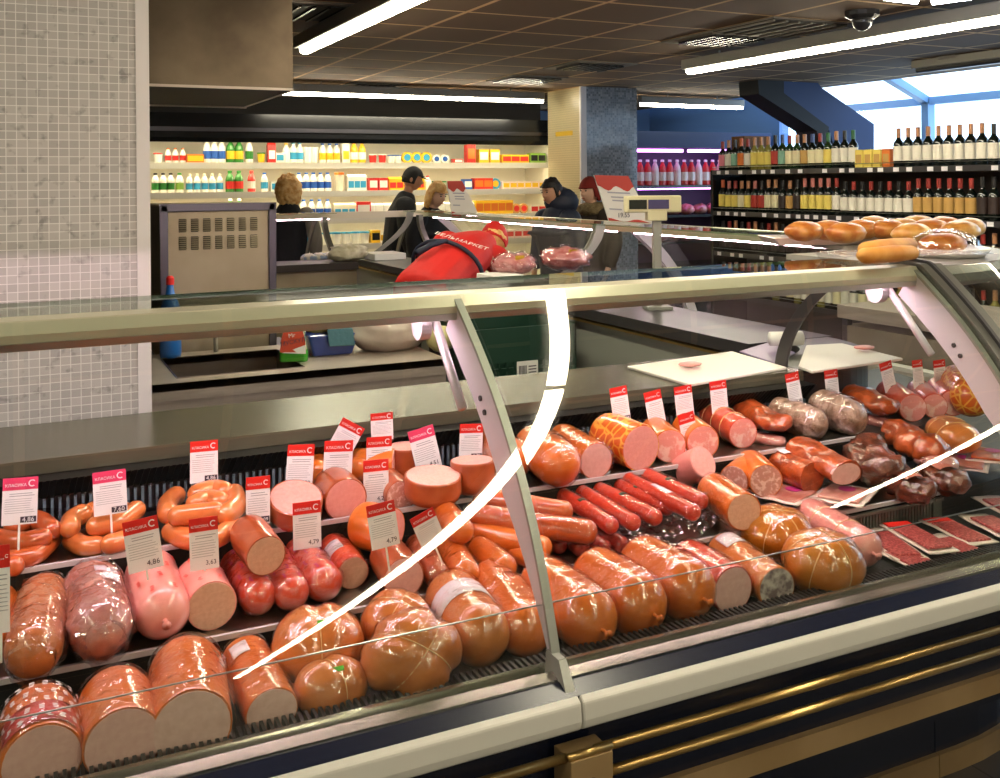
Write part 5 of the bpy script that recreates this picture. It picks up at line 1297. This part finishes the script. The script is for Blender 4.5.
for si, runs in enumerate(SHELVES):
    cnt = {}
    full = []; last = 152 if si < 3 else 296; q = si
    for rr in runs + [(545,)]:
        if rr[0] - last > 5:
            full.append((last + 1, rr[0] - 1, ('tub', 'box', 'carton')[q % 3], .085, (.10, .11, .15)[q % 3]) + FILL[q % 5]); q += 1
        if len(rr) > 1: full.append(rr); last = rr[1]
    runs = full
    for (a_, b_, kind, w, h, bo, ca, la) in runs:
        x0 = at(a_, 180, Y=YD + .06).x; x1 = at(b_, 180, Y=YD + .06).x
        n = max(1, round((x1 - x0) / (w * 1.03)))
        for k in range(n):
            x = x0 + (x1 - x0) * (k + .5) / n
            o = instance(kind, w, h, bo, ca, la, (x, YD + .09, SZ[si] + .001))
            g = '%s %s' % (CN.get(bo, 'pale'), NM[kind].replace('_', ' ')); c = cnt.get(g, 0); cnt[g] = c + 1
            extra = ' with %s %s' % (CN.get(ca if kind in ('bottle', 'tub') else la, 'pale'), 'cap' if kind == 'bottle' else 'lid' if kind == 'tub' else 'label')
            tag(o, '%s%s, %s of its colour, %s dairy shelf' % (g, extra, ordn(c), ('top', 'second', 'third', 'fourth', 'lowest')[si]), NM[kind].split('_')[1], '%s dairy shelf goods' % ordn(si))

# ================================================================== COLD SHELF WITH VIOLET LIGHT
YP = 10.0
pxl = 6.2; pxr = 8.5
t = empty('cold_shelf', ((pxl + pxr) / 2, YP + .3, 0), 'dark open cold shelf with violet light tubes right of the mosaic pillar', 'refrigerator')
def Q_(mb): return mb.xf(Matrix.Translation((-(pxl + pxr) / 2, -YP - .3, 0)))
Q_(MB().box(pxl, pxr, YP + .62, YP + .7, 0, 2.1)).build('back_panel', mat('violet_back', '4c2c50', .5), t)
Q_(MB().prism([(YP - .2, 2.03), (YP - .22, 2.22), (YP + .7, 2.22), (YP + .7, 2.1), (YP, 2.03)], pxl, pxr)).build('canopy', 'plaster_navy', t)
Q_(MB().box(pxl, pxr, YP - .05, YP + .62, 0, .6)).build('base', 'fridge_dark', t)
for k in range(2): Q_(MB().box(pxl + .15 + k * 1.1, pxl + 1.15 + k * 1.1, YP + .05, YP + .10, 1.985, 2.02)).build('violet_lamp', 'tube_purple', t)
for z in (1.58, 1.22, .90):
    Q_(MB().box(pxl, pxr, YP, YP + .6, z - .03, z)).build('shelf', 'fridge_dark', t)
for z in (1.5,): Q_(MB().box(pxl + .1, pxr - .1, YP + .03, YP + .06, z + .03, z + .045)).build('violet_lamp', 'tube_purple', t)
for k in range(20):
    o = instance('bottle', .09, .31, 'd8302c' if k % 3 else 'f0d8d0', W_, 'f0d8d0', (pxl + .12 + k * .108, YP + .1, 1.581)); tag(o, 'pink-red drink bottle under violet light right of the pillar, %s from the left' % ordn(k), 'bottle', 'bottles under violet light')
for k in range(8):
    for z in (1.221, .901):
        q = (pxl + .3 + k * .2, YP + .2, z)
        o = MB().sphere((0, 0, .06), .09, .12, .07, 14, 8, lambda d: 1 + .2 * noise.noise(d * 2 + Vector((k, z, 0)))).build('meat_packet', 'meat_raw' if k % 2 else 'bacon', smooth=True, loc=q)
        tag(o, 'wrapped meat packet on the %s violet-lit shelf, %s from the left' % ('middle' if z > 1 else 'lower', ordn(k)), 'packet', 'meat packets under violet light')

# ================================================================== WINE SHELVES
XS = 6.30; WY0, WY1 = 4.3, 8.12
WZ = [1.735, 1.33, .93, .52]
t = empty('wine_shelves', (XS + .25, (WY0 + WY1) / 2, 0), 'dark wine gondola with several shelves below the bright windows', 'shelf')
def Wn(mb): return mb.xf(Matrix.Translation((-XS - .25, -(WY0 + WY1) / 2, 0)))
Wn(MB().box(XS + .42, XS + .46, WY0, WY1, 0, 1.70)).build('back_panel', 'wood_dark', t)
Wn(MB().box(XS, XS + .46, WY1, WY1 + .04, 0, 1.74)).build('side_panel', 'fridge_dark', t)
Wn(MB().box(XS - .04, XS + .44, WY0, WY1, 0, .12)).build('base', 'fridge_dark', t)
for zi, z in enumerate(WZ):
    Wn(MB().box(XS, XS + .42, WY0, WY1, z - .03, z)).build('shelf', 'fridge_dark', t)
    e = Wn(MB().box(XS - .012, XS, WY0, WY1, z - .04, z + .004)).build('shelf_edge', 'frame_dark', t)
    rl = Wn(MB().tube([(XS - .004, WY0, z + .035), (XS - .004, WY1, z + .035)], .003, 6)).build('wire_rail', 'alu', t)
    random.seed(zi + 3)
    if zi < 3:
        y = WY1 - .08
        while y > WY0 + .1:
            Wn(MB().box(XS - .015, XS - .012, y - .055, y, z - .036, z - .002)).build('price_label', 'white_card', e)
            y -= random.choice((.11, .13, .13, .16, .2, .3))
mat('glass_bottle', '0c1410', .08, coat=.6); mat('glass_bottle_green', '20381c', .08, coat=.6); mat('glass_white', '8c8440', .15, coat=.6); mat('glass_red', '5c1410', .1, coat=.5)
mat('lab_cream', 'f0e4b8', .6); mat('lab_yellow', 'f0d868', .6); mat('lab_white', 'f0e8d8', .6); mat('lab_red', 'b83020', .5); mat('lab_orange', 'e07828', .6); mat('lab_pink', 'e08090', .6); mat('lab_tan', 'c89c54', .6); mat('lab_teal', '88b8a0', .6); mat('lab_dark', '30201c', .5)
mat('cap_red', '9c2c24', .4); mat('cap_black', '141214', .4); mat('cap_tan', 'b88058', .4); mat('cap_pink', 'c07068', .4); mat('cap_green', '2c6c3c', .4); mat('cap_orange', 'd06030', .4); mat('cap_blue', '384c80', .4)
wproto = {}
def wine(gl, lab, cap, h, loc, lh=(.16, .54)):
    key = (gl, lab, cap, h, lh)
    if key not in wproto:
        r = .0415
        o = MB().lathe([(r * .9, 0), (r, .006), (r, h * .58), (r * .88, h * .64), (r * .45, h * .72), (r * .36, h * .78), (r * .36, h * .97)], seg=12).build('wine_bottle', gl, smooth=True, loc=loc); sharp(o, 1.0)
        MB().lathe([(r * .42, h * .76), (r * .42, h), (r * .3, h * 1.005)], seg=10).build('capsule', cap, o)
        vs = []; fs = []; n = 8
        for z in lh:
            for k in range(n + 1):
                a_ = math.radians(105 + 150 * k / n); vs.append((r * 1.03 * math.cos(a_ - .0), r * 1.03 * math.sin(a_), h * z))
        for k in range(n): fs.append((k, k + 1, n + 2 + k, n + 1 + k))
        MB().add(vs, fs).build('label', lab, o).rotation_euler = (0, 0, .5)
        wproto[key] = o; return o
    s_ = wproto[key]; o = s_.copy(); COL.objects.link(o); o.location = loc
    for ch in s_.children: c = ch.copy(); COL.objects.link(c); c.parent = o
    return o
B, G_, WH, RD = 'glass_bottle', 'glass_bottle_green', 'glass_white', 'glass_red'
top = [(B, 'lab_pink', 'cap_red', .29)] + [(B, 'lab_white', 'cap_tan', .30), (B, 'lab_teal', 'cap_black', .30), (B, 'lab_orange', 'cap_orange', .31), (B, 'lab_white', 'cap_red', .30)] + [(WH, 'lab_yellow', 'cap_tan', .31)] * 3 + [(B, 'lab_red', 'cap_black', .32), (G_, 'lab_teal', 'cap_blue', .32), (G_, 'lab_cream', 'cap_red', .31), (G_, 'lab_cream', 'cap_tan', .31), (B, 'lab_tan', 'cap_tan', .31), (B, 'lab_cream', 'cap_blue', .31), (B, 'lab_cream', 'cap_red', .31), (G_, 'lab_yellow', 'cap_green', .31), (B, 'lab_white', 'cap_tan', .32), (B, 'lab_white', 'cap_black', .32), (B, 'lab_white', 'cap_green', .32)] + [None] * 4 + [(B, 'lab_white', 'cap_tan', .31)] * 9 + [(B, 'lab_white', 'cap_black', .30)] * 2 + [(B, 'lab_red', 'cap_black', .33)] * 4
mid = [(B, 'lab_yellow', 'cap_orange', .31), (B, 'lab_yellow', 'cap_pink', .30), (B, 'lab_yellow', 'cap_red', .30), (B, 'lab_cream', 'cap_tan', .30), (B, 'lab_yellow', 'cap_tan', .30), (B, 'lab_red', 'cap_pink', .30), (B, 'lab_red', 'cap_black', .30), (B, 'lab_cream', 'cap_tan', .31), (B, 'lab_cream', 'cap_tan', .31), (B, 'lab_dark', 'cap_black', .30), (B, 'lab_tan', 'cap_tan', .30), (B, 'lab_dark', 'cap_black', .31), (B, 'lab_yellow', 'cap_pink', .32), (B, 'lab_yellow', 'cap_pink', .32), (B, 'lab_yellow', 'cap_pink', .32), (B, 'lab_yellow', 'cap_pink', .32), (B, 'lab_white', 'cap_red', .32)] + [(B, 'lab_white', 'cap_black', .29), (B, 'lab_white', 'cap_red', .29)] * 4 + [(B, 'lab_tan', 'cap_red', .31)] * 6 + [(B, 'lab_dark', 'cap_black', .32)] * 4 + [(B, 'lab_white', 'cap_red', .31)] * 5
low = [(B, 'lab_dark', 'cap_black', .30), (B, 'lab_dark', 'cap_red', .30), (B, 'lab_dark', 'cap_tan', .31)] * 13
bot = [(B, 'lab_white', 'cap_black', .30), (B, 'lab_cream', 'cap_red', .30), (WH, 'lab_white', 'cap_tan', .31)] * 13
LN = dict(lab_cream='cream', lab_yellow='yellow', lab_white='white', lab_red='red', lab_orange='orange', lab_pink='pink', lab_tan='tan', lab_teal='teal', lab_dark='dark')
for zi, row in enumerate((top, mid, low, bot)):
    y = WY1 - .07; k = 0
    for q in row:
        if y < WY0 + .05: break
        if q:
            o = wine(*q, (XS + .07, y, WZ[zi] + .001)); c = LN[q[1]]; cp = q[2][4:]
            tag(o, 'wine bottle, %s label, %s cap, %s from far end of %s wine shelf' % (c, cp, ordn(k), ('top', 'second', 'third', 'bottom')[zi]), 'wine bottle', 'bottles on the %s wine shelf' % ordn(zi))
            k += 1
        y -= .0965
for k in range(4):
    o = MB().box(-.03, .03, -.04, .04, 0, .15).build('gift_box', 'lab_yellow' if k < 3 else 'lab_orange', loc=(XS + .06, WY1 - .07 - .0965 * (19 + k), WZ[0] + .001), bevel=.003)
    MB().box(-.031, -.030, -.03, .03, .04, .11).build('label', 'lab_tan', o)
    tag(o, 'small golden box among the bottles on the top wine shelf, %s from the far end' % ordn(k), 'box', 'golden boxes on the top wine shelf')
tag(MB().box(-.12, .2, -.1, .1, 0, .34).build('cardboard_box', mat('cardboard', '6c4a2c', .8), loc=(XS + .3, 7.95, WZ[0] + .001)), 'brown cardboard box at the far end of the top wine shelf', 'box')

# ================================================================== PEOPLE
mat('skin', 'd09878', .5); mat('skin_pale', 'e4b498', .5)
mat('coat_black', '14151a', .8, bump=.3, bscale=14); mat('coat_dark', '1c1a1c', .75, bump=.3, bscale=14); mat('coat_navy', '1c2438', .6, bump=.4, bscale=14); mat('vest', '101014', .8); mat('sleeve_grey', '8c8478', .8)
mat('uniform_red', 'd01c14', .7, col2='c41810', scale=5, bump=.35, bscale=9); mat('hair_blonde', 'dc9c50', .6, col2='f4cc88', scale=24, bump=.5, bscale=30); mat('hair_dark', '1c1410', .6); mat('hat_red', '7c2018', .9); mat('fur', '8c7a58', .95, col2='6c5c40', scale=40, bump=.8, bscale=60); mat('jeans', '28304a', .8); mat('lip', 'a05048', .5); mat('eye', '18120e', .3); mat('coat_brown', '2c2018', .8)
def skinmesh(pts, edges, root=0, sub=2):
    me = bpy.data.meshes.new('tmp'); me.from_pydata([p[0] for p in pts], edges, [])
    o = bpy.data.objects.new('tmp', me); COL.objects.link(o)
    o.modifiers.new('s', 'SKIN')
    if not me.skin_vertices:
        lay = me.attributes
    d = me.skin_vertices[0].data if len(me.skin_vertices) else None
    for i, p in enumerate(pts):
        d[i].radius = p[1] if isinstance(p[1], tuple) else (p[1], p[1]); d[i].use_root = (i == root)
    m = o.modifiers.new('u', 'SUBSURF'); m.levels = sub; m.render_levels = sub
    bpy.context.view_layer.update()
    ev = o.evaluated_get(bpy.context.evaluated_depsgraph_get()); r = bpy.data.meshes.new_from_object(ev)
    mb = MB(); mb.v = [tuple(v.co) for v in r.vertices]; mb.f = [tuple(f.vertices) for f in r.polygons]
    bpy.data.objects.remove(o); bpy.data.meshes.remove(r)
    return mb
def head_mb(c, yaw, pitch, s=1.0):
    """head centred on c, looking along -Y before yaw/pitch"""
    mt = Matrix.Translation(c) @ Matrix.Rotation(yaw, 4, 'Z') @ Matrix.Rotation(pitch, 4, 'X') @ Matrix.Scale(s, 4)
    def fn(d):
        k = 1.0
        if d.z < -.2: k -= .22 * (-d.z - .2) * (1 if d.y > -.2 else .35)
        if d.y < -.5: k -= .04 * math.exp(-((d.z - .12) / .12) ** 2)      # eye hollow
        k += .26 * math.exp(-((d.x / .14) ** 2 + ((d.z + .10) / .16) ** 2)) * (d.y < 0)      # nose
        k += .05 * math.exp(-((d.x / .25) ** 2 + ((d.z + .48) / .09) ** 2)) * (d.y < 0)      # lips
        k += .06 * math.exp(-((d.x / .2) ** 2 + ((d.z + .78) / .12) ** 2)) * (d.y < 0)       # chin
        return k
    m = MB().sphere((0, 0, 0), .078, .098, .118, 36, 26, fn)
    for sx_ in (-1, 1): m.sphere((sx_ * .079, .012, -.005), .012, .022, .032, 10, 8)
    return m.xf(mt), mt
def hand_pts(w, d, pts, edges, idx, side):
    """palm, four curled fingers and a thumb off the side of the palm"""
    d = d.normalized(); a_ = d.orthogonal().normalized(); b_ = d.cross(a_)
    pts.append((tuple(w + d * .045), (.032, .017))); pi = len(pts) - 1; edges.append((idx, pi))
    for k, L in enumerate((.058, .068, .064, .05)):
        off = a_ * (k - 1.5) * .019
        pts.append((tuple(w + d * .085 + off), .0095)); edges.append((pi, len(pts) - 1))
        pts.append((tuple(w + d * (.085 + L * .6) + off + b_ * .012), .0085)); edges.append((len(pts) - 2, len(pts) - 1))
        pts.append((tuple(w + d * (.085 + L * .9) + off + b_ * .034), .0075)); edges.append((len(pts) - 2, len(pts) - 1))
    pts.append((tuple(w + d * .04 + a_ * .045 * side), .0105)); edges.append((pi, len(pts) - 1))
    pts.append((tuple(w + d * .075 + a_ * .058 * side + b_ * .014), .009)); edges.append((len(pts) - 2, len(pts) - 1))
def person(label, J, yawh, pitchh, skinm, coat, trousers, s=1.0, sleeve=None, coat_r=1.0, collar=None, long_coat=True):
    """J: world joints pelvis, chest, neck, head, sl, sr, el, er, wl, wr, hl, hr, kl, kr, fl, fr"""
    V = {k: Vector(v) for k, v in J.items()}
    base = Vector((V['pelvis'].x, V['pelvis'].y, 0))
    for k in V: V[k] = V[k] - base
    pts = [(V['pelvis'], (.13, .10)), ((V['pelvis'] + V['chest']) / 2, (.12, .09)), (V['chest'], (.145, .10)), (V['neck'], .052), (V['neck'].lerp(V['head'], .85), .052)]
    ed = [(0, 1), (1, 2), (2, 3), (3, 4)]
    for q, sgn in (('l', 1), ('r', -1)):
        i = len(pts); pts += [(V['s' + q], .05), (V['e' + q], .038), (V['w' + q], .026)]; ed += [(2, i), (i, i + 1), (i + 1, i + 2)]
        hand_pts(V['w' + q], V['w' + q] - V['e' + q], pts, ed, i + 2, sgn)
        i = len(pts); pts += [(V['h' + q], .085), (V['k' + q], .055), (V['f' + q], .04), (V['f' + q] + Vector((math.sin(yawh) * .14, -math.cos(yawh) * .14, -.03)), .035)]; ed += [(0, i), (i, i + 1), (i + 1, i + 2), (i + 2, i + 3)]
    pts = [(tuple(p), r) for p, r in pts]
    mb = skinmesh(pts, ed)
    hm, mt = head_mb(V['head'], yawh, pitchh, s)
    mb.add(hm.v, hm.f)
    body = mb.build('person', skinm, loc=base, smooth=True)
    r = body.modifiers.new('remesh', 'REMESH'); r.mode = 'VOXEL'; r.voxel_size = .007; r.use_smooth_shade = True
    tag(body, label, 'person')
    c = coat_r
    up = [(V['chest'] * .4 + V['pelvis'] * .6, (.17 * c, .135 * c)), (V['chest'], (.19 * c, .14 * c)), (V['chest'].lerp(V['neck'], .85), (.11 * c, .09 * c)), (V['pelvis'] - (V['chest'] - V['pelvis']).normalized() * .12, (.18 * c, .15 * c)), (V['neck'] + (V['neck'] - V['chest']).normalized() * .045, .075)]
    e2 = [(0, 1), (1, 2), (0, 3), (2, 4)]
    cm = skinmesh([(tuple(p), r) for p, r in up], e2)
    tor = cm
    arms = MB()
    for q in 'lr':
        am = skinmesh([(tuple(V['chest'].lerp(V['s' + q], .6)), .085 * c), (tuple(V['s' + q]), .085 * c), (tuple(V['e' + q]), .062 * c), (tuple(V['w' + q]), .048 * c)], [(0, 1), (1, 2), (2, 3)])
        if sleeve is None: tor.add(am.v, am.f)
        else: am.build('sleeve', sleeve, body, smooth=True)
    co = tor.build('coat', coat, body, smooth=True); rm = co.modifiers.new('remesh', 'REMESH'); rm.mode = 'VOXEL'; rm.voxel_size = .011; rm.use_smooth_shade = True
    lg = MB()
    for q in 'lr':
        l_ = skinmesh([(tuple(V['pelvis'].lerp(V['h' + q], .6)), .12), (tuple(V['h' + q]), .105), (tuple(V['k' + q]), .075), (tuple(V['f' + q] + Vector((0, 0, .06))), .06)], [(0, 1), (1, 2), (2, 3)]); lg.add(l_.v, l_.f)
    tr = lg.build('trousers', trousers, body, smooth=True); rm = tr.modifiers.new('remesh', 'REMESH'); rm.mode = 'VOXEL'; rm.voxel_size = .012; rm.use_smooth_shade = True
    for q in 'lr':
        f = V['f' + q]
        MB().sphere((0, -.05, .045), .05, .14, .05, 16, 10).xf(Matrix.Translation((f.x, f.y, 0)) @ Matrix.Rotation(yawh, 4, 'Z')).build('shoe', 'black_plastic', body, smooth=True)
    for sx_ in (-1, 1):
        MB().sphere((sx_ * .032, -.088, .014), .012, .007, .006, 10, 8).xf(mt).build('eye', 'eye', body, smooth=True)
        MB().box(sx_ * .034 - .016, sx_ * .034 + .016, -.095, -.085, .030, .035).xf(mt).build('eyebrow', 'hair_dark', body)
    MB().sphere((0, -.096, -.055), .022, .008, .006, 10, 6).xf(mt).build('mouth', 'lip', body, smooth=True)
    return body, V, mt
def standing(x, y, h, yaw, lean=.0, lower=False):
    k = h / 1.78; c, s_ = math.cos(yaw), math.sin(yaw)
    def P(lx, ly, z): return (x + (lx * c - ly * s_), y + (lx * s_ + ly * c), z * k)
    f = -lean
    return dict(pelvis=P(0, 0, .95), chest=P(0, .0 + f * .4, 1.27), neck=P(0, .0 + f, 1.50), head=P(0, -.02 + f * 1.4, 1.655), sl=P(.185, f * .8, 1.44), sr=P(-.185, f * .8, 1.44), el=P(.26, .03 + f, 1.15), er=P(-.26, .03 + f, 1.15),
                wl=P(.24, -.07 + f * .7, .89), wr=P(-.24, -.07 + f * .7, .89), hl=P(.09, 0, .90), hr=P(-.09, 0, .90), kl=P(.10, -.02, .49), kr=P(-.10, -.02, .49), fl=P(.11, .02, .08), fr=P(-.11, .02, .08))
def cap_shape(mt, zlo, m, parent, name='hair', k=1.12, back=None, vis=False, jit=0, ymax=-.55):
    def fn(d): return 1 + (jit * noise.noise(d * 5) if jit else 0)
    mb = MB(); nu, nv = 30, 16; vs = []; fs = []
    for j in range(nv + 1):
        ph = math.pi * j / nv * .62
        for i in range(nu):
            th = 2 * math.pi * i / nu; d = Vector((math.sin(ph) * math.cos(th), math.sin(ph) * math.sin(th), math.cos(ph)))
            kk = k * fn(d)
            z = d.z * .118 * kk; yv = d.y * .098 * kk
            if d.y < ymax * .5 and z < zlo: z = zlo
            if d.y > 0 and back: z -= max(0, (1 - d.z)) * back
            vs.append((d.x * .078 * kk, yv, z + .004))
    for j in range(nv):
        for i in range(nu): i2 = (i + 1) % nu; fs.append((j * nu + i, j * nu + i2, (j + 1) * nu + i2, (j + 1) * nu + i))
    o = mb.add(vs, fs).xf(mt).build(name, m, parent, smooth=True)
    so = o.modifiers.new('t', 'SOLIDIFY'); so.thickness = .006
    if vis:
        MB().prismz([(-.062, -.075), (-.055, -.125), (-.03, -.155), (.03, -.155), (.055, -.125), (.062, -.075)], .045, .053).xf(mt @ Matrix.Rotation(.12, 4, 'X')).build('visor', m, parent)
    return o
# man in the black cap, facing right, looking down
p = at(406, 179, Y=9.6)
b, V, mt = person('man in a black peaked cap and black coat looking down at the far counter', standing(p.x - .10, 9.6, 1.80, 1.25, .10), 1.25, .22, 'skin', 'coat_black', 'coat_black', coat_r=1.28)
cap_shape(mt, .045, 'black_matt', b, 'cap', 1.13, vis=True)
MB().sphere((0, .034, .004), .079, .082, .05, 24, 14).xf(mt).build('hair', 'hair_dark', b, smooth=True)
# blonde customer behind him
p = at(436, 195, Y=9.15)
b, V, mt = person('blonde woman in a black coat reading beside the man in the cap', standing(p.x - .13, 9.15, 1.63, .5, .10), .45, .25, 'skin_pale', 'coat_black', 'coat_black', coat_r=1.25)
cap_shape(mt, .05, 'hair_blonde', b, 'hair', 1.2, back=.06, jit=.1)
# woman with curly blonde hair at left, back to us
p = at(288, 190, Y=9.3)
b, V, mt = person('woman with curly blonde hair in a black vest seen from behind at the dairy shelves', standing(p.x, 9.3, 1.71, 2.75, .02), 2.75, .1, 'skin_pale', 'vest', 'coat_black', sleeve='sleeve_grey', coat_r=1.12)
MB().sphere((0, .015, -.02), .125, .125, .165, 40, 30, lambda d: (1 + .16 * noise.noise(d * 6)) * (.72 if d.y < -.75 else 1)).xf(mt).build('hair', 'hair_blonde', b, smooth=True)
# customer in dark hooded jacket
p = at(549, 192, Y=7.9)
b, V, mt = person('woman in a dark navy hooded jacket facing left in front of the pillar', standing(p.x + .12, 7.9, 1.66, -1.35, .06), -1.35, .12, 'skin', 'coat_navy', 'jeans', coat_r=1.35)
cap_shape(mt, .055, 'hair_dark', b, 'hair', 1.14, back=.02, jit=.12)
MB().sphere((0, .10, -.10), .16, .15, .13, 26, 16, lambda d: 1 + .15 * noise.noise(d * 3)).xf(mt).build('hood', 'coat_navy', b, smooth=True)
# customer in red knitted hat
p = at(590, 190, Y=8.1)
b, V, mt = person('woman in a dark red knitted hat and fur-collared coat beside the sign board', standing(p.x + .06, 8.1, 1.66, -1.3, .04), -1.3, .05, 'skin_pale', 'coat_brown', 'coat_brown', coat_r=1.3)
cap_shape(mt, .035, 'hat_red', b, 'knitted_hat', 1.2, back=.03)
MB().sphere((0, .03, -.17), .16, .15, .075, 26, 16, lambda d: 1 + .15 * noise.noise(d * 6)).xf(mt).build('fur_collar', 'fur', b, smooth=True)
# assistant in red bending over the counter
pel = at(425, 292, Y=5.35); che = at(460, 256, Y=5.7); nk = at(484, 243, Y=5.95); hd = at(494, 240, Y=6.05)
sl_ = at(446, 242, Y=5.95); sr_ = at(500, 258, Y=5.68)
J = dict(pelvis=pel, chest=che, neck=nk, head=hd, sl=sr_, sr=sl_, el=sr_ + Vector((.10, .16, -.22)), er=sl_ + Vector((.02, .24, -.18)), wl=sr_ + Vector((.10, .38, -.30)), wr=sl_ + Vector((.12, .42, -.28)),
         hl=pel + Vector((.09, -.04, -.06)), hr=pel + Vector((-.09, .04, -.06)), kl=Vector((pel.x + .10, pel.y - .02, .5)), kr=Vector((pel.x - .10, pel.y + .04, .5)), fl=Vector((pel.x + .11, pel.y - .08, .08)), fr=Vector((pel.x - .11, pel.y, .08)))
b, V, mt = person('shop assistant in red uniform and red cap bending forward with her back to us', J, 2.55, .95, 'skin_pale', 'uniform_red', 'coat_black', coat_r=1.22)
cap_shape(mt, .03, 'uniform_red', b, 'cap', 1.22, back=.02, vis=True)
MB().sphere((0, .02, -.035), .092, .10, .07, 24, 14, lambda d: 1 + .1 * noise.noise(d * 5)).xf(mt).build('hair', 'hair_blonde', b, smooth=True)
# navy apron strings across the back and white print between the shoulders
base = Vector((pel.x, pel.y, 0))
ax = (che - pel).normalized(); side = (sr_ - sl_).normalized(); nrm = side.cross(ax).normalized()
if nrm.z < 0: nrm = -nrm
m = MB(); c0 = pel.lerp(che, .62) - base; pts = []
for k in range(17):
    a_ = math.radians(-10 + 200 * k / 16); pts.append(c0 + side * math.cos(a_) * .235 + nrm * math.sin(a_) * .178)
MB().tube(pts, .013, 6).build('apron_string', 'coat_navy', b, smooth=True)
pts = [c0 + nrm * .185 - side * .02, c0 + nrm * .18 - side * .08 - ax * .10, c0 + nrm * .165 - side * .12 - ax * .22]
MB().tube(pts, [.014, .02, .024], 6).build('apron_tie', 'coat_navy', b, smooth=True)
tx = text('back_print', 'ВЕЛЬМАРКЕТ', .052, 'white', b, (0, 0, 0), (0, 0, 0))
bpy.context.view_layer.update()
dg = bpy.context.evaluated_depsgraph_get()
co = [c for c in b.children if c.name.startswith('coat')][0].evaluated_get(dg)
E0 = Vector((0, 0, EYE)) - base
def hit(px, py):
    ok, loc, nor, _ = co.ray_cast(E0, ray(px, py).normalized()); return (loc, nor) if ok else None
h0, h1 = hit(450, 240), hit(472, 247)
if h0 and h1:
    xd = (h1[0] - h0[0]).normalized(); nr = ((h0[1] + h1[1]) / 2).normalized(); nr = (nr - xd * nr.dot(xd)).normalized(); yd = nr.cross(xd)
    tx.matrix_local = Matrix.Translation((h0[0] + h1[0]) / 2 + nr * .018) @ Matrix((xd, yd, nr)).transposed().to_4x4()
